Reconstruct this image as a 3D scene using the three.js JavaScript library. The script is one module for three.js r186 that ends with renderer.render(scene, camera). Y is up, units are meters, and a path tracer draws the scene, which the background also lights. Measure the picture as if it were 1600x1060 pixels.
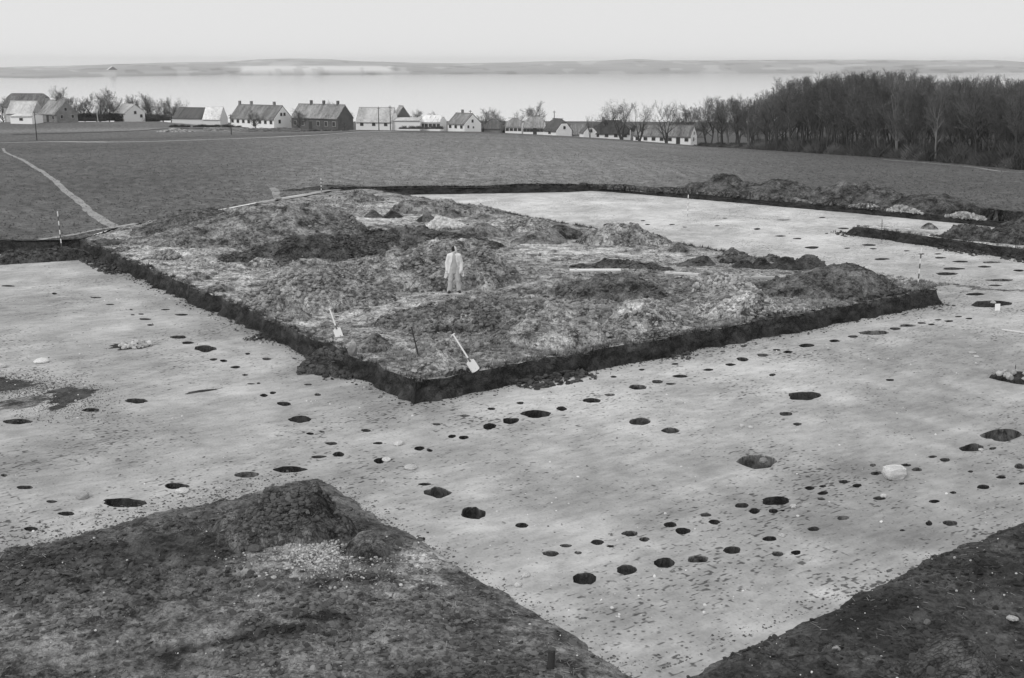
import * as THREE from 'three';
import { ConvexGeometry } from 'three/addons/geometries/ConvexGeometry.js';
import { mergeGeometries } from 'three/addons/utils/BufferGeometryUtils.js';

// ------------------------------------------------------------------ camera, sky, sun, exposure
const EYE = 9.0, F = 1830, PITCH = Math.atan((530 - 98) / F);
const scene = new THREE.Scene();
const camera = new THREE.PerspectiveCamera(2 * Math.atan(530 / F) * 180 / Math.PI, 1024 / 678, 0.5, 12000);
camera.position.set(0, EYE, 0);
camera.rotation.set(-PITCH, 0, 0);

const renderer = new THREE.WebGLRenderer({ antialias: true });
renderer.setSize(1024, 678);
renderer.toneMapping = THREE.LinearToneMapping;
renderer.toneMappingExposure = 1.0;
renderer.shadowMap.enabled = true;
renderer.shadowMap.type = THREE.PCFSoftShadowMap;

{ // bright even overcast, a little brighter overhead
  const w = 64, h = 64, data = new Float32Array(w * h * 4);
  for (let j = 0; j < h; j++) for (let i = 0; i < w; i++) {
    const el = (j + 0.5) / h * 2 - 1;                       // -1 nadir .. 1 zenith
    const s = Math.max(0, Math.sin(el * Math.PI / 2));
    const L = el < 0 ? 0.79 : 0.80 - 0.03 * Math.min(1, s / 0.08);
    const k = (j * w + i) * 4;
    data[k] = data[k + 1] = data[k + 2] = L; data[k + 3] = 1;
  }
  const sky = new THREE.DataTexture(data, w, h, THREE.RGBAFormat, THREE.FloatType);
  sky.mapping = THREE.EquirectangularReflectionMapping;
  sky.magFilter = THREE.LinearFilter; sky.minFilter = THREE.LinearFilter; sky.needsUpdate = true;
  scene.background = sky; scene.environment = sky; scene.environmentIntensity = 1;
}
const sun = new THREE.DirectionalLight(new THREE.Color(1, 0.995, 0.985), 1.4);
sun.position.set(-70, 88, 45); sun.target.position.set(0, 0, -50);
sun.castShadow = true; sun.shadow.radius = 26; sun.shadow.mapSize.set(2048, 2048);
Object.assign(sun.shadow.camera, { left: -160, right: 160, top: 160, bottom: -160, near: 1, far: 500 });
scene.add(sun, sun.target);
scene.fog = new THREE.FogExp2(new THREE.Color(0.9, 0.9, 0.9), 0.0001);

// ------------------------------------------------------------------ helpers
function rng(seed) { let a = seed >>> 0; return () => { a = (a + 0x6D2B79F5) >>> 0; let t = a; t = Math.imul(t ^ (t >>> 15), t | 1); t ^= t + Math.imul(t ^ (t >>> 7), t | 61); return ((t ^ (t >>> 14)) >>> 0) / 4294967296; }; }
function hash(x, y, s) { let h = Math.imul(x, 374761393) ^ Math.imul(y, 668265263) ^ Math.imul(s, 1442695041); h = Math.imul(h ^ (h >>> 13), 1274126177); h ^= h >>> 16; return (h >>> 0) / 4294967296; }
function vn(x, y, s = 1, per = 0) {            // value noise 0..1
  let xi = Math.floor(x), yi = Math.floor(y); const fx = x - xi, fy = y - yi;
  let x1 = xi + 1, y1 = yi + 1;
  if (per) { xi = ((xi % per) + per) % per; yi = ((yi % per) + per) % per; x1 = ((x1 % per) + per) % per; y1 = ((y1 % per) + per) % per; }
  const u = fx * fx * (3 - 2 * fx), v = fy * fy * (3 - 2 * fy);
  const a = hash(xi, yi, s), b = hash(x1, yi, s), c = hash(xi, y1, s), d = hash(x1, y1, s);
  return a + (b - a) * u + (c - a) * v + (a - b - c + d) * u * v;
}
function fbm(x, y, s = 1, o = 4, per = 0, g = 0.5) { let r = 0, a = 1, n = 0; for (let i = 0; i < o; i++) { r += a * vn(x, y, s + i * 17, per); n += a; a *= g; x *= 2; y *= 2; per *= 2; } return r / n; }
function wor(x, y, s = 1, per = 0) {           // cell noise: [nearest, second] distance
  const xi = Math.floor(x), yi = Math.floor(y); let a = 9, b = 9;
  for (let j = -1; j < 2; j++) for (let i = -1; i < 2; i++) { let X = xi + i, Y = yi + j; const cx = per ? ((X % per) + per) % per : X, cy = per ? ((Y % per) + per) % per : Y, d = Math.hypot(X + hash(cx, cy, s) - x, Y + hash(cx, cy, s + 7) - y); if (d < a) { b = a; a = d; } else if (d < b) b = d; }
  return [a, b];
}
const clamp = (x, a = 0, b = 1) => Math.min(b, Math.max(a, x));
const sstep = (a, b, x) => { const t = clamp((x - a) / (b - a)); return t * t * (3 - 2 * t); };
const lerp = (a, b, t) => a + (b - a) * t;
const cp = Math.cos(PITCH), sp = Math.sin(PITCH);
function ray(px, py) { const dx = (px - 800) / F, dy = (530 - py) / F; return [dx, dy * cp - sp, -cp - dy * sp]; }
function G(px, py, y = 0) { const r = ray(px, py), t = (y - EYE) / r[1]; return new THREE.Vector3(r[0] * t, y, r[2] * t); }    // a point of the level y
function atD(px, py, d) { const r = ray(px, py), t = d / Math.hypot(r[0], r[2]); return new THREE.Vector3(r[0] * t, EYE + r[1] * t, r[2] * t); }
const AZ = -35.3 * Math.PI / 180, sA = Math.sin(AZ), cA = Math.cos(AZ);      // the trench grid
const toW = (u, v) => [u * sA + v * cA, -u * cA + v * sA];
const toUV = (x, z) => [x * sA - z * cA, x * cA + z * sA];

const used = {};
function numbered(n) { const k = used[n] = (used[n] ?? -1) + 1; return k ? `${n}_${String(k).padStart(3, '0')}` : n; }
function shade(o) { o.traverse(m => { if (m.isMesh) { m.castShadow = true; m.receiveShadow = true; } }); return o; }
function tag(o, name, label, category, group) { o.name = numbered(name); o.userData.label = label; o.userData.category = category; if (group) o.userData.group = group; scene.add(o); return shade(o); }
function struct(o, name, label) { o.name = numbered(name); o.userData.kind = 'structure'; if (label) o.userData.label = label; scene.add(o); return shade(o); }
function stuff(o, name, label, category) { o.name = numbered(name); o.userData.kind = 'stuff'; o.userData.label = label; o.userData.category = category; scene.add(o); return shade(o); }
function part(name, geo, m, parent) { const o = new THREE.Mesh(geo, m); o.name = name; parent.add(o); return o; }
function geom(pos, idx, uv, col) {
  const g = new THREE.BufferGeometry();
  g.setAttribute('position', new THREE.Float32BufferAttribute(pos, 3));
  if (uv) g.setAttribute('uv', new THREE.Float32BufferAttribute(uv, 2));
  if (col) g.setAttribute('color', new THREE.Float32BufferAttribute(col, 3));
  g.setIndex(idx); g.computeVertexNormals(); return g;
}
function up(g) {                                  // turn every face of a sheet upwards
  const p = g.attributes.position, ix = g.index.array;
  for (let i = 0; i < ix.length; i += 3) { const [a, b, c] = [ix[i], ix[i + 1], ix[i + 2]]; const ny = (p.getZ(b) - p.getZ(a)) * (p.getX(c) - p.getX(a)) - (p.getX(b) - p.getX(a)) * (p.getZ(c) - p.getZ(a)); if (ny < 0) { ix[i + 1] = c; ix[i + 2] = b; } }
  g.computeVertexNormals(); return g;
}

// ------------------------------------------------------------------ textures (tileable, linear value -> sRGB byte)
const enc = v => Math.round(255 * (v <= 0.0031308 ? 12.92 * v : 1.055 * Math.pow(clamp(v), 1 / 2.4) - 0.055));
function bake(n, fn, tile) {                      // fn(i, j) -> [albedo factor 0..1, height 0..1]
  const c = new Uint8Array(n * n * 4), b = new Uint8Array(n * n * 4); let sum = 0;
  for (let j = 0; j < n; j++) for (let i = 0; i < n; i++) {
    const [a, h] = fn(i / n, j / n), k = (j * n + i) * 4; sum += clamp(a);
    c[k] = c[k + 1] = c[k + 2] = enc(clamp(a)); b[k] = b[k + 1] = b[k + 2] = Math.round(255 * clamp(h)); c[k + 3] = b[k + 3] = 255;
  }
  const mk = (d, srgb) => { const t = new THREE.DataTexture(d, n, n, THREE.RGBAFormat); t.wrapS = t.wrapT = THREE.RepeatWrapping; t.magFilter = THREE.LinearFilter; t.minFilter = THREE.LinearMipmapLinearFilter; t.generateMipmaps = true; t.anisotropy = 8; if (srgb) t.colorSpace = THREE.SRGBColorSpace; t.needsUpdate = true; return t; };
  return { map: mk(c, true), bump: mk(b, false), mean: sum / (n * n), tile };
}
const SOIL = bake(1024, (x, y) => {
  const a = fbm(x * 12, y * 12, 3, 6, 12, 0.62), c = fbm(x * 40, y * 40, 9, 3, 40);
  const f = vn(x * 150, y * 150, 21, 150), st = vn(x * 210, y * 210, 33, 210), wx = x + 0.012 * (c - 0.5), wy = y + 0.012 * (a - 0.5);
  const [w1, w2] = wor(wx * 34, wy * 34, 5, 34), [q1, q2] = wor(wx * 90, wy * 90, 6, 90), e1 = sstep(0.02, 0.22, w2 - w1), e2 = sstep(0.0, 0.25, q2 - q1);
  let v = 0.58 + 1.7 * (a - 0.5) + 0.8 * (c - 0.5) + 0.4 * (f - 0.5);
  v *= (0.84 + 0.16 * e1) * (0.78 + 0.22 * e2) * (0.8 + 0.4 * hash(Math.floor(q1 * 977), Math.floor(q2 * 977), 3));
  const pit = fbm(x * 70, y * 70, 83, 3, 70, 0.7); v *= 0.5 + 0.5 * sstep(0.30, 0.44, pit); if (st > 0.92) v += 0.3;  // crumbly shadow in small hollows painted dark into the soil albedo
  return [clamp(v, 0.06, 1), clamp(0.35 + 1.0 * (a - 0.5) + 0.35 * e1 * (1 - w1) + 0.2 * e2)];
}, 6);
const SAND = bake(2048, (x, y) => {
  const a = fbm(x * 9, y * 9, 5, 5, 9, 0.6), s = fbm(x * 34, y * 110, 12, 3, 0), sx = fbm(x * 32, y * 96, 12, 3, 32);
  const f = vn(x * 300, y * 300, 41, 300), d = vn(x * 110, y * 260, 52, 0), e = vn(x * 420, y * 420, 63, 420), m = fbm(x * 6, y * 6, 71, 2, 6);
  const dd = vn(x * 128, y * 256, 57, 128);
  let v = 0.80 + 0.55 * (a - 0.5) + 0.34 * (sx - 0.5) + 0.12 * (f - 0.5);
  const k = dd + 0.35 * (m - 0.5); if (k > 0.78) v -= 0.9 * (k - 0.78) * 3.4;
  if (e > 0.965) v += 0.16; if (e < 0.03) v -= 0.25;
  return [clamp(v, 0.2, 1), clamp(0.5 + 0.9 * (a - 0.5) + 0.5 * (sx - 0.5) + 0.2 * (f - 0.5))];
}, 12);
const TURF = bake(1024, (x, y) => {
  const a = fbm(x * 16, y * 16, 7, 5, 16, 0.6), f = vn(x * 180, y * 180, 23, 180), g = vn(x * 256, y * 256, 29, 256);
  let v = 0.6 + 0.9 * (a - 0.5) + 0.5 * (f - 0.5); if (g > 0.92) v += 0.35; if (g < 0.06) v -= 0.3;
  return [clamp(v, 0.15, 1), clamp(0.5 + 1.2 * (a - 0.5) + 0.4 * (f - 0.5))];
}, 7);
function earth(T, albedo, bump = 0.05, vc = false) {
  const k = albedo / T.mean;
  return new THREE.MeshStandardMaterial({ color: new THREE.Color().setRGB(k, k, k), map: T.map, bumpMap: T.bump, bumpScale: bump, roughness: 1, metalness: 0, vertexColors: vc, side: THREE.DoubleSide });
}
const grey = (v, rough = 0.9) => new THREE.MeshStandardMaterial({ color: new THREE.Color().setRGB(v, v, v), roughness: rough, metalness: 0, side: THREE.DoubleSide });

// ------------------------------------------------------------------ polygon mesher: earcut, then conforming edge splits
function meshPolygon(outline, holes, maxEdge) {
  const P = [...outline, ...holes.flat()].map(p => [p[0], p[1]]);
  let T = THREE.ShapeUtils.triangulateShape(outline.map(p => new THREE.Vector2(...p)), holes.map(h => h.map(p => new THREE.Vector2(...p))));
  for (let it = 0; it < 14; it++) {
    const mid = new Map(); let any = false;
    const key = (a, b) => a < b ? a * 2097152 + b : b * 2097152 + a;
    const split = (a, b) => {
      const k = key(a, b); if (mid.has(k)) return mid.get(k);
      const A = P[a], B = P[b], mx = (A[0] + B[0]) / 2, mz = (A[1] + B[1]) / 2;
      let r = -1;
      if (Math.hypot(A[0] - B[0], A[1] - B[1]) > maxEdge(mx, mz)) { r = P.length; P.push([mx, mz]); any = true; }
      mid.set(k, r); return r;
    };
    const N = [];
    for (const [a, b, c] of T) {
      const ab = split(a, b), bc = split(b, c), ca = split(c, a), n = (ab >= 0) + (bc >= 0) + (ca >= 0);
      if (!n) N.push([a, b, c]);
      else if (n === 3) N.push([a, ab, ca], [ab, b, bc], [ca, bc, c], [ab, bc, ca]);
      else if (n === 1) { if (ab >= 0) N.push([a, ab, c], [ab, b, c]); else if (bc >= 0) N.push([a, b, bc], [a, bc, c]); else N.push([a, b, ca], [ca, b, c]); }
      else if (ab < 0) N.push([ca, bc, c], [a, b, bc], [a, bc, ca]);
      else if (bc < 0) N.push([a, ab, ca], [ab, b, c], [ab, c, ca]);
      else N.push([ab, b, bc], [a, ab, bc], [a, bc, c]);
    }
    T = N; if (!any) break;
  }
  return { P, T };
}

// ------------------------------------------------------------------ levels of the field and the shore behind it
const TOP = 0.6;
const rimPix = [[-700, 384], [-300, 380], [0, 377], [124, 374], [185, 355], [350, 326], [500, 299], [540, 295.5], [600, 295.5], [760, 293], [920, 290.5], [1060, 302], [1200, 314], [1340, 326], [1500, 341], [1700, 360], [2300, 430]];
const azOf = p => Math.atan2(p.x, -p.z);
const rimTop = x => lerp(lerp(TOP, 0.42, sstep(520, 600, x)), 0.3, sstep(880, 960, x));        // the topsoil thins out to the right
const rimT = rimPix.map(([x, y]) => { const p = G(x, y, rimTop(x)); return [azOf(p), Math.hypot(p.x, p.z), rimTop(x)]; });
const edge1 = [[-700, 300, 226], [0, 300, 222], [250, 290, 216], [500, 290, 209], [560, 300, 204.5], [750, 312, 206.5], [900, 312, 214.5], [1000, 306, 221], [1090, 296, 228.5], [1200, 250, 235], [1300, 215, 241.5], [1450, 172, 252], [1600, 146, 266], [2300, 120, 310]].map(([x, y, d]) => { const p = atD(x, d, y); return [azOf(p), y, p.y]; });
const edge2 = [[-700, 372, 192], [0, 372, 191], [250, 372, 190], [340, 350, 198], [440, 332, 203], [560, 326, 203], [750, 352, 206], [900, 360, 213], [1000, 350, 219.5], [1090, 340, 227], [1200, 330, 225], [1300, 300, 222], [1450, 270, 226], [1600, 250, 232], [2300, 240, 240]].map(([x, y, d]) => { const p = atD(x, d, y); return [azOf(p), y, p.y]; });
function look(T, az, k) { if (az <= T[0][0]) return T[0][k]; for (let i = 1; i < T.length; i++) if (az <= T[i][0]) { const t = (az - T[i - 1][0]) / (T[i][0] - T[i - 1][0]); return lerp(T[i - 1][k], T[i][k], t); } return T[T.length - 1][k]; }
const SEA = -25.5, SHORE = 735;
function fieldH(az, d) {
  const r0 = look(rimT, az, 1), d1 = look(edge1, az, 1), h1 = look(edge1, az, 2), d2 = look(edge2, az, 1), h2 = look(edge2, az, 2);
  const t0 = look(rimT, az, 2);
  if (d < r0) return t0;
  if (d < d1) return t0 + (h1 - t0) * Math.pow((d - r0) / (d1 - r0), 1.12);
  if (d < d2) return lerp(h1, h2, (d - d1) / (d2 - d1));
  return lerp(h2, SEA - 0.4, Math.pow(clamp((d - d2) / (SHORE - d2)), 0.8));
}
const fieldY = (x, z) => fieldH(Math.atan2(x, -z), Math.hypot(x, z));
const onField = (px, py) => { const r = ray(px, py); let t = 20; for (let i = 0; i < 4000; i++) { t += 0.25; const x = r[0] * t, y = EYE + r[1] * t, z = r[2] * t; if (y < fieldY(x, z)) return new THREE.Vector3(x, fieldY(x, z), z); } return atD(px, py, 400); };

// ------------------------------------------------------------------ SETTING: field
{
  const A0 = -0.60, A1 = 0.60, NA = 560, rows = [];
  for (let i = 0; i <= 84; i++) rows.push([0, Math.pow(i / 84, 1.35)]);
  for (let i = 1; i <= 14; i++) rows.push([1, i / 14]);
  for (let i = 1; i <= 22; i++) rows.push([2, i / 22]);
  const pos = [], uv = [], col = [], idx = [];
  for (const [k, t] of rows) for (let j = 0; j <= NA; j++) {
    const az = lerp(A0, A1, j / NA), r0 = look(rimT, az, 1), d1 = look(edge1, az, 1), d2 = look(edge2, az, 1);
    let d = k === 0 ? lerp(r0, d1, t) : k === 1 ? lerp(d1, d2, t) : lerp(d2, SHORE, t);
    if (k === 0 && t === 0) d += 0.25 * (fbm(j * 0.22, 3.3, 5, 3) - 0.5);
    const x = Math.sin(az) * d, z = -Math.cos(az) * d;
    let y = fieldH(az, d);
    if (k === 0) y += (t > 0 ? 1 : 0) * 0.05 * (fbm(x * 0.5, z * 0.5, 8, 4) - 0.5) * sstep(0, 0.04, t);
    pos.push(x, y, z); uv.push(x / TURF.tile, z / TURF.tile);
    const [u, v] = toUV(x, z);
    let c = 0.82 + 0.5 * (fbm(x * 0.03, z * 0.03, 4, 3) - 0.5) + 0.16 * (fbm(v * 0.06, u * 0.5, 14, 3) - 0.5) + 0.5 * (vn(x * 2.3, z * 2.3, 91) - 0.5) * (k === 0 ? 1 : 0.3);
    if (k === 1) c *= az < -0.13 ? (0.95 + 0.75 * sstep(0.35, 0.45, t) - 0.5 * sstep(0.5, 0.62, t)) : 0.75;
    if (k === 2) c *= 0.62;
    if (az > 0.2 && k > 0) c *= 0.45;
    if (k === 0) c *= 0.92 + 0.75 * sstep(-0.3, -0.1, az) * sstep(0.28, 0.06, az) * (0.75 + 0.5 * vn(x * 0.02, z * 0.02, 13)) * sstep(0.95, 0.8, t);  // brighter light across the mid-field painted into the vertex colour
    if (k === 0) { const r1 = d - r0; c = lerp(c, 0.5 + 0.5 * (fbm(x * 0.8, z * 0.8, 44, 3) - 0.5), 0.85 * sstep(0.11, 0.17, az) * sstep(lerp(7, 22, sstep(0.2, 0.36, az)), 2, r1 + 5 * (fbm(x * 0.3, z * 0.3, 45, 3) - 0.5))); }
    if (k === 0) c *= 1 - 0.25 * sstep(0.9, 1, t) * (az < 0 ? 1 : 0);
    col.push(c, c, c);
  }
  const R = rows.length, C = NA + 1;
  for (let i = 0; i < R - 1; i++) for (let j = 0; j < NA; j++) { const a = i * C + j; idx.push(a, a + 1, a + C, a + 1, a + C + 1, a + C); }
  struct(new THREE.Mesh(geom(pos, idx, uv, col), earth(TURF, 0.15, 0.10, true)), 'field', 'wide grey tilled field sloping down to the village');
}
// cut face of the excavation below the field rim
{
  const mkFace = (pxs, bottomOut, name, parent) => {
    const pos = [], uv = [], idx = [], rows = 8; let len = 0, prev = null; const pts = [];
    for (let i = 1; i < pxs.length; i++) { const [a, b] = [pxs[i - 1], pxs[i]]; const n = Math.ceil(Math.hypot(b[0] - a[0], b[1] - a[1]) / 2.5); for (let k = 0; k < n; k++) pts.push([lerp(a[0], b[0], k / n), lerp(a[1], b[1], k / n)]); }
    pts.push(pxs[pxs.length - 1]);
    pts.forEach(([px, py], i) => {
      const tp = rimTop(px), p = G(px, py, tp), r = Math.hypot(p.x, p.z); if (prev) len += p.distanceTo(prev); prev = p;
      for (let k = 0; k <= rows; k++) {
        const t = k / rows, n = fbm(len * 2.2, t * 3, 31, 3) - 0.5, rr = r + 0.15 - bottomOut * t - 0.3 * n;
        pos.push(p.x / r * rr, lerp(tp + 0.03 + 0.10 * (fbm(len * 1.3, 7, 3, 3) - 0.5), -0.03, t), p.z / r * rr); uv.push(len / SOIL.tile, t * 0.7 / SOIL.tile);
      }
    });
    const C = rows + 1; for (let i = 0; i < pts.length - 1; i++) for (let k = 0; k < rows; k++) { const a = i * C + k; idx.push(a, a + 1, a + C, a + 1, a + C + 1, a + C); }
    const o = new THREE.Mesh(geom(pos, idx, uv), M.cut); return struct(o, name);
  };
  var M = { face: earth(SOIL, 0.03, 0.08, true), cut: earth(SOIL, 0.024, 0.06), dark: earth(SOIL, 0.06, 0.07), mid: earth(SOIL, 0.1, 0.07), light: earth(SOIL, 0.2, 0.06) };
  mkFace([[-300, 380], [0, 377], [124, 374], [150, 367]], 0.5, 'trench_end_face');
  mkFace([[588, 295.5], [760, 293], [920, 290.5]], 0.3, 'far_cut_face');
  mkFace([[920, 290.5], [1060, 302], [1200, 314], [1340, 326], [1500, 341], [1700, 360]], 0.25, 'far_cut_face');
}

// ------------------------------------------------------------------ SETTING: excavated floor with its post holes
// [x, y, width, height] of each hole as it lies on the floor
const HOLES = [[27,659,54,8],[141,641,28,6],[213,627,33,8],[320,545,34,10],[278,527,24,5],[293,536,18,4],[333,562,13,4],[349,564,12,4],[368,574,16,4],[383,586,10,3],[392,600,18,3],[387,553,8,3],
[417,561,14,4],[404,599,9,4],[481,601,12,3],[412,618,12,5],[426,614,10,4],[444,631,20,7],[468,656,38,11],[485,678,12,4],[503,675,9,3],[496,617,10,4],[572,673,15,5],[517,693,18,5],[498,714,23,5],[528,710,18,8],[590,693,15,4],[592,720,18,9],[655,701,20,9],[671,704,12,6],[682,663,14,4],[726,650,15,4],[765,667,20,9],[706,682,14,6],[724,684,17,7],[768,639,11,4],
[798,658,26,10],[813,630,11,4],[837,647,46,11],[878,639,16,7],[924,626,27,7],[953,617,17,4],[998,605,29,8],[1027,597,17,6],[1048,600,16,3],[1063,588,22,5],[959,589,10,3],[1003,578,9,3],[1055,569,11,3],[988,567,9,3],[1107,578,16,4],[1142,570,15,4],[1161,562,20,6],[1193,555,20,5],[1130,550,8,2],[1162,541,10,3],[1001,658,33,11],[1046,673,27,9],[1183,722,57,20],
[1214,547,12,3],[1231,550,14,4],[1262,540,24,6],[1304,533,16,4],[1333,526,17,4],[1366,520,45,7],[1399,514,17,4],[1418,509,24,4],[1440,505,15,3],[1456,507,11,3],[1466,500,10,2.5],[1483,502,14,3],[1257,619,52,13],[1228,647,21,6],[1246,663,13,5],[1207,586,10,4],[1391,594,14,3],[1567,680,58,20],[1519,700,36,12],[1552,701,12,4],[1458,714,13,4],[1477,719,16,6],[1364,727,10,5],[1415,727,17,5],[1433,734,16,6],[1369,740,17,6],[1594,729,16,9],[1517,737,9,4],
[1265,763,15,6],[1286,760,11,4],[1286,771,16,6],[1284,780,11,4],[1320,753,18,5],[1340,759,15,6],[1212,783,40,14],[1208,799,18,8],[1223,798,8,3],[1318,810,19,7],[1271,827,18,7],[1202,842,22,8],[1215,866,18,8],[1244,864,15,7],[1537,761,18,7],[1565,746,16,5],[1490,770,10,4],[1460,784,16,5],[1452,818,10,7],[1485,818,24,8],[1410,829,8,3],[1597,756,10,4],[1375,779,20,6],
[815,821,20,8],[860,865,27,9],[884,853,17,5],[904,864,11,5],[934,848,20,9],[954,854,11,4],[984,834,24,9],[1007,843,17,7],[1048,820,18,8],[1067,830,22,10],[1104,805,20,6],[1117,816,17,8],[1159,790,20,8],[1179,799,20,9],[915,904,37,19],[979,891,31,15],[1040,880,33,15],[1091,874,34,12],[1144,860,27,12],
[386,742,36,9],[452,734,50,10],[663,757,22,5],[684,770,43,17],[740,802,36,18],[658,843,12,7],[37,762,24,6],[80,784,17,5],[103,803,26,7],[48,827,20,7],[195,786,72,13],[277,760,36,9],[6,743,10,5],
[1270,387,26,5],[1220,369,18,3],[1246,373,16,3],[1318,357,18,3],[1358,383,25,4],[1365,389,13,2.5],[1324,388,10,2.5],[1378,405,26,4],[1440,397,11,2.5],[1466,397,13,2.5],[1470,403,19,3],[1500,409,26,3.5],[1550,410,32,4],[1538,417,25,4],[1490,420,38,5],[1480,428,36,6],[1562,438,48,5],[1556,446,25,3],[1525,460,32,5],[1548,475,70,13],[1498,495,12,3],[1515,498,12,3],[1592,423,18,4],[1417,392,11,2.5],
[13,447,24,3],[85,459,9,4],[150,465,18,3],[172,476,14,3],[207,492,8,2.5],[220,491,10,2.5],[227,499,24,4],[235,508,10,2.5],[283,492,24,4],[205,484,6,3],[258,484,15,3],[1012,351,9,2.5],[1183,358,12,3.5],[1050,351,10,2.5],[1225,344,24,2],[1005,345,8,2],[1133,341,9,2],[1070,355,9,2],[1120,353,10,2],[1285,340,12,2]];
const holeR = rng(5);
const holeShapes = [];
{
  // keep neighbouring ellipses apart
  const E = HOLES.map(h => [h[0], h[1], h[2] * (h[1] < 500 ? 0.9 : 1.03), h[3] * (h[1] < 500 ? 0.8 : 1.03)]);
  for (let it = 0; it < 30; it++) for (let i = 0; i < E.length; i++) for (let j = 0; j < i; j++) {
    const a = E[i], b = E[j], dx = (a[0] - b[0]) / ((a[2] + b[2]) * 0.62 + 1), dy = (a[1] - b[1]) / ((a[3] + b[3]) * 0.62 + 1);
    if (dx * dx + dy * dy < 1) for (const e of [a, b]) { e[2] *= 0.94; e[3] *= 0.94; }
  }
  for (const [px, py, w, h] of E) {
    const c = G(px, py, 0), n = G(px, py + h / 2, 0), f = G(px, py - h / 2, 0), r = G(px + w / 2, py, 0);
    const rx = Math.max(0.05, r.distanceTo(c)), rz = Math.max(0.05, n.distanceTo(f) / 2);
    const ex = new THREE.Vector2(r.x - c.x, r.z - c.z).normalize(), ez = new THREE.Vector2(c.x, c.z).normalize();
    const N = w > 24 ? 22 : 14, s = Math.floor(holeR() * 1000), ring = [], tilt = (holeR() - 0.5) * 0.3;
    for (let k = 0; k < N; k++) {
      const t = k / N * 2 * Math.PI, q = 1 + 0.36 * (vn(Math.cos(t) * 1.3 + 5, Math.sin(t) * 1.3 + 5, s) - 0.5) + 0.16 * (holeR() - 0.5);
      const X = Math.cos(t) * rx * q + tilt * rx * Math.sin(t) * 0.4, Z = Math.sin(t) * rz * q;
      ring.push([c.x + ex.x * X + ez.x * Z, c.z + ex.y * X + ez.y * Z]);
    }
    holeShapes.push({ rad: Math.max(rx, rz) * 1.15, ring, c: [c.x, c.z], depth: clamp(0.5 * Math.min(rx, rz) + 0.06, 0.08, 0.4), py, w });
  }
}
const inHole = (x, z) => holeShapes.some(h => Math.hypot(x - h.c[0], z - h.c[1]) < h.rad);
const uvp = (u, v) => toW(u, v);
function jitterLine(pts, step, amp, seed) { const out = []; for (let i = 0; i < pts.length; i++) { const a = pts[i], b = pts[(i + 1) % pts.length], n = Math.max(1, Math.round(Math.hypot(b[0] - a[0], b[1] - a[1]) / step)); for (let k = 0; k < n; k++) { const x = lerp(a[0], b[0], k / n), y = lerp(a[1], b[1], k / n); out.push([x + amp * (vn(x * 2, y * 2, seed) - 0.5), y + amp * (vn(x * 2, y * 2, seed + 1) - 0.5)]); } } return out; }
const floorGroup = new THREE.Group();
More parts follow.
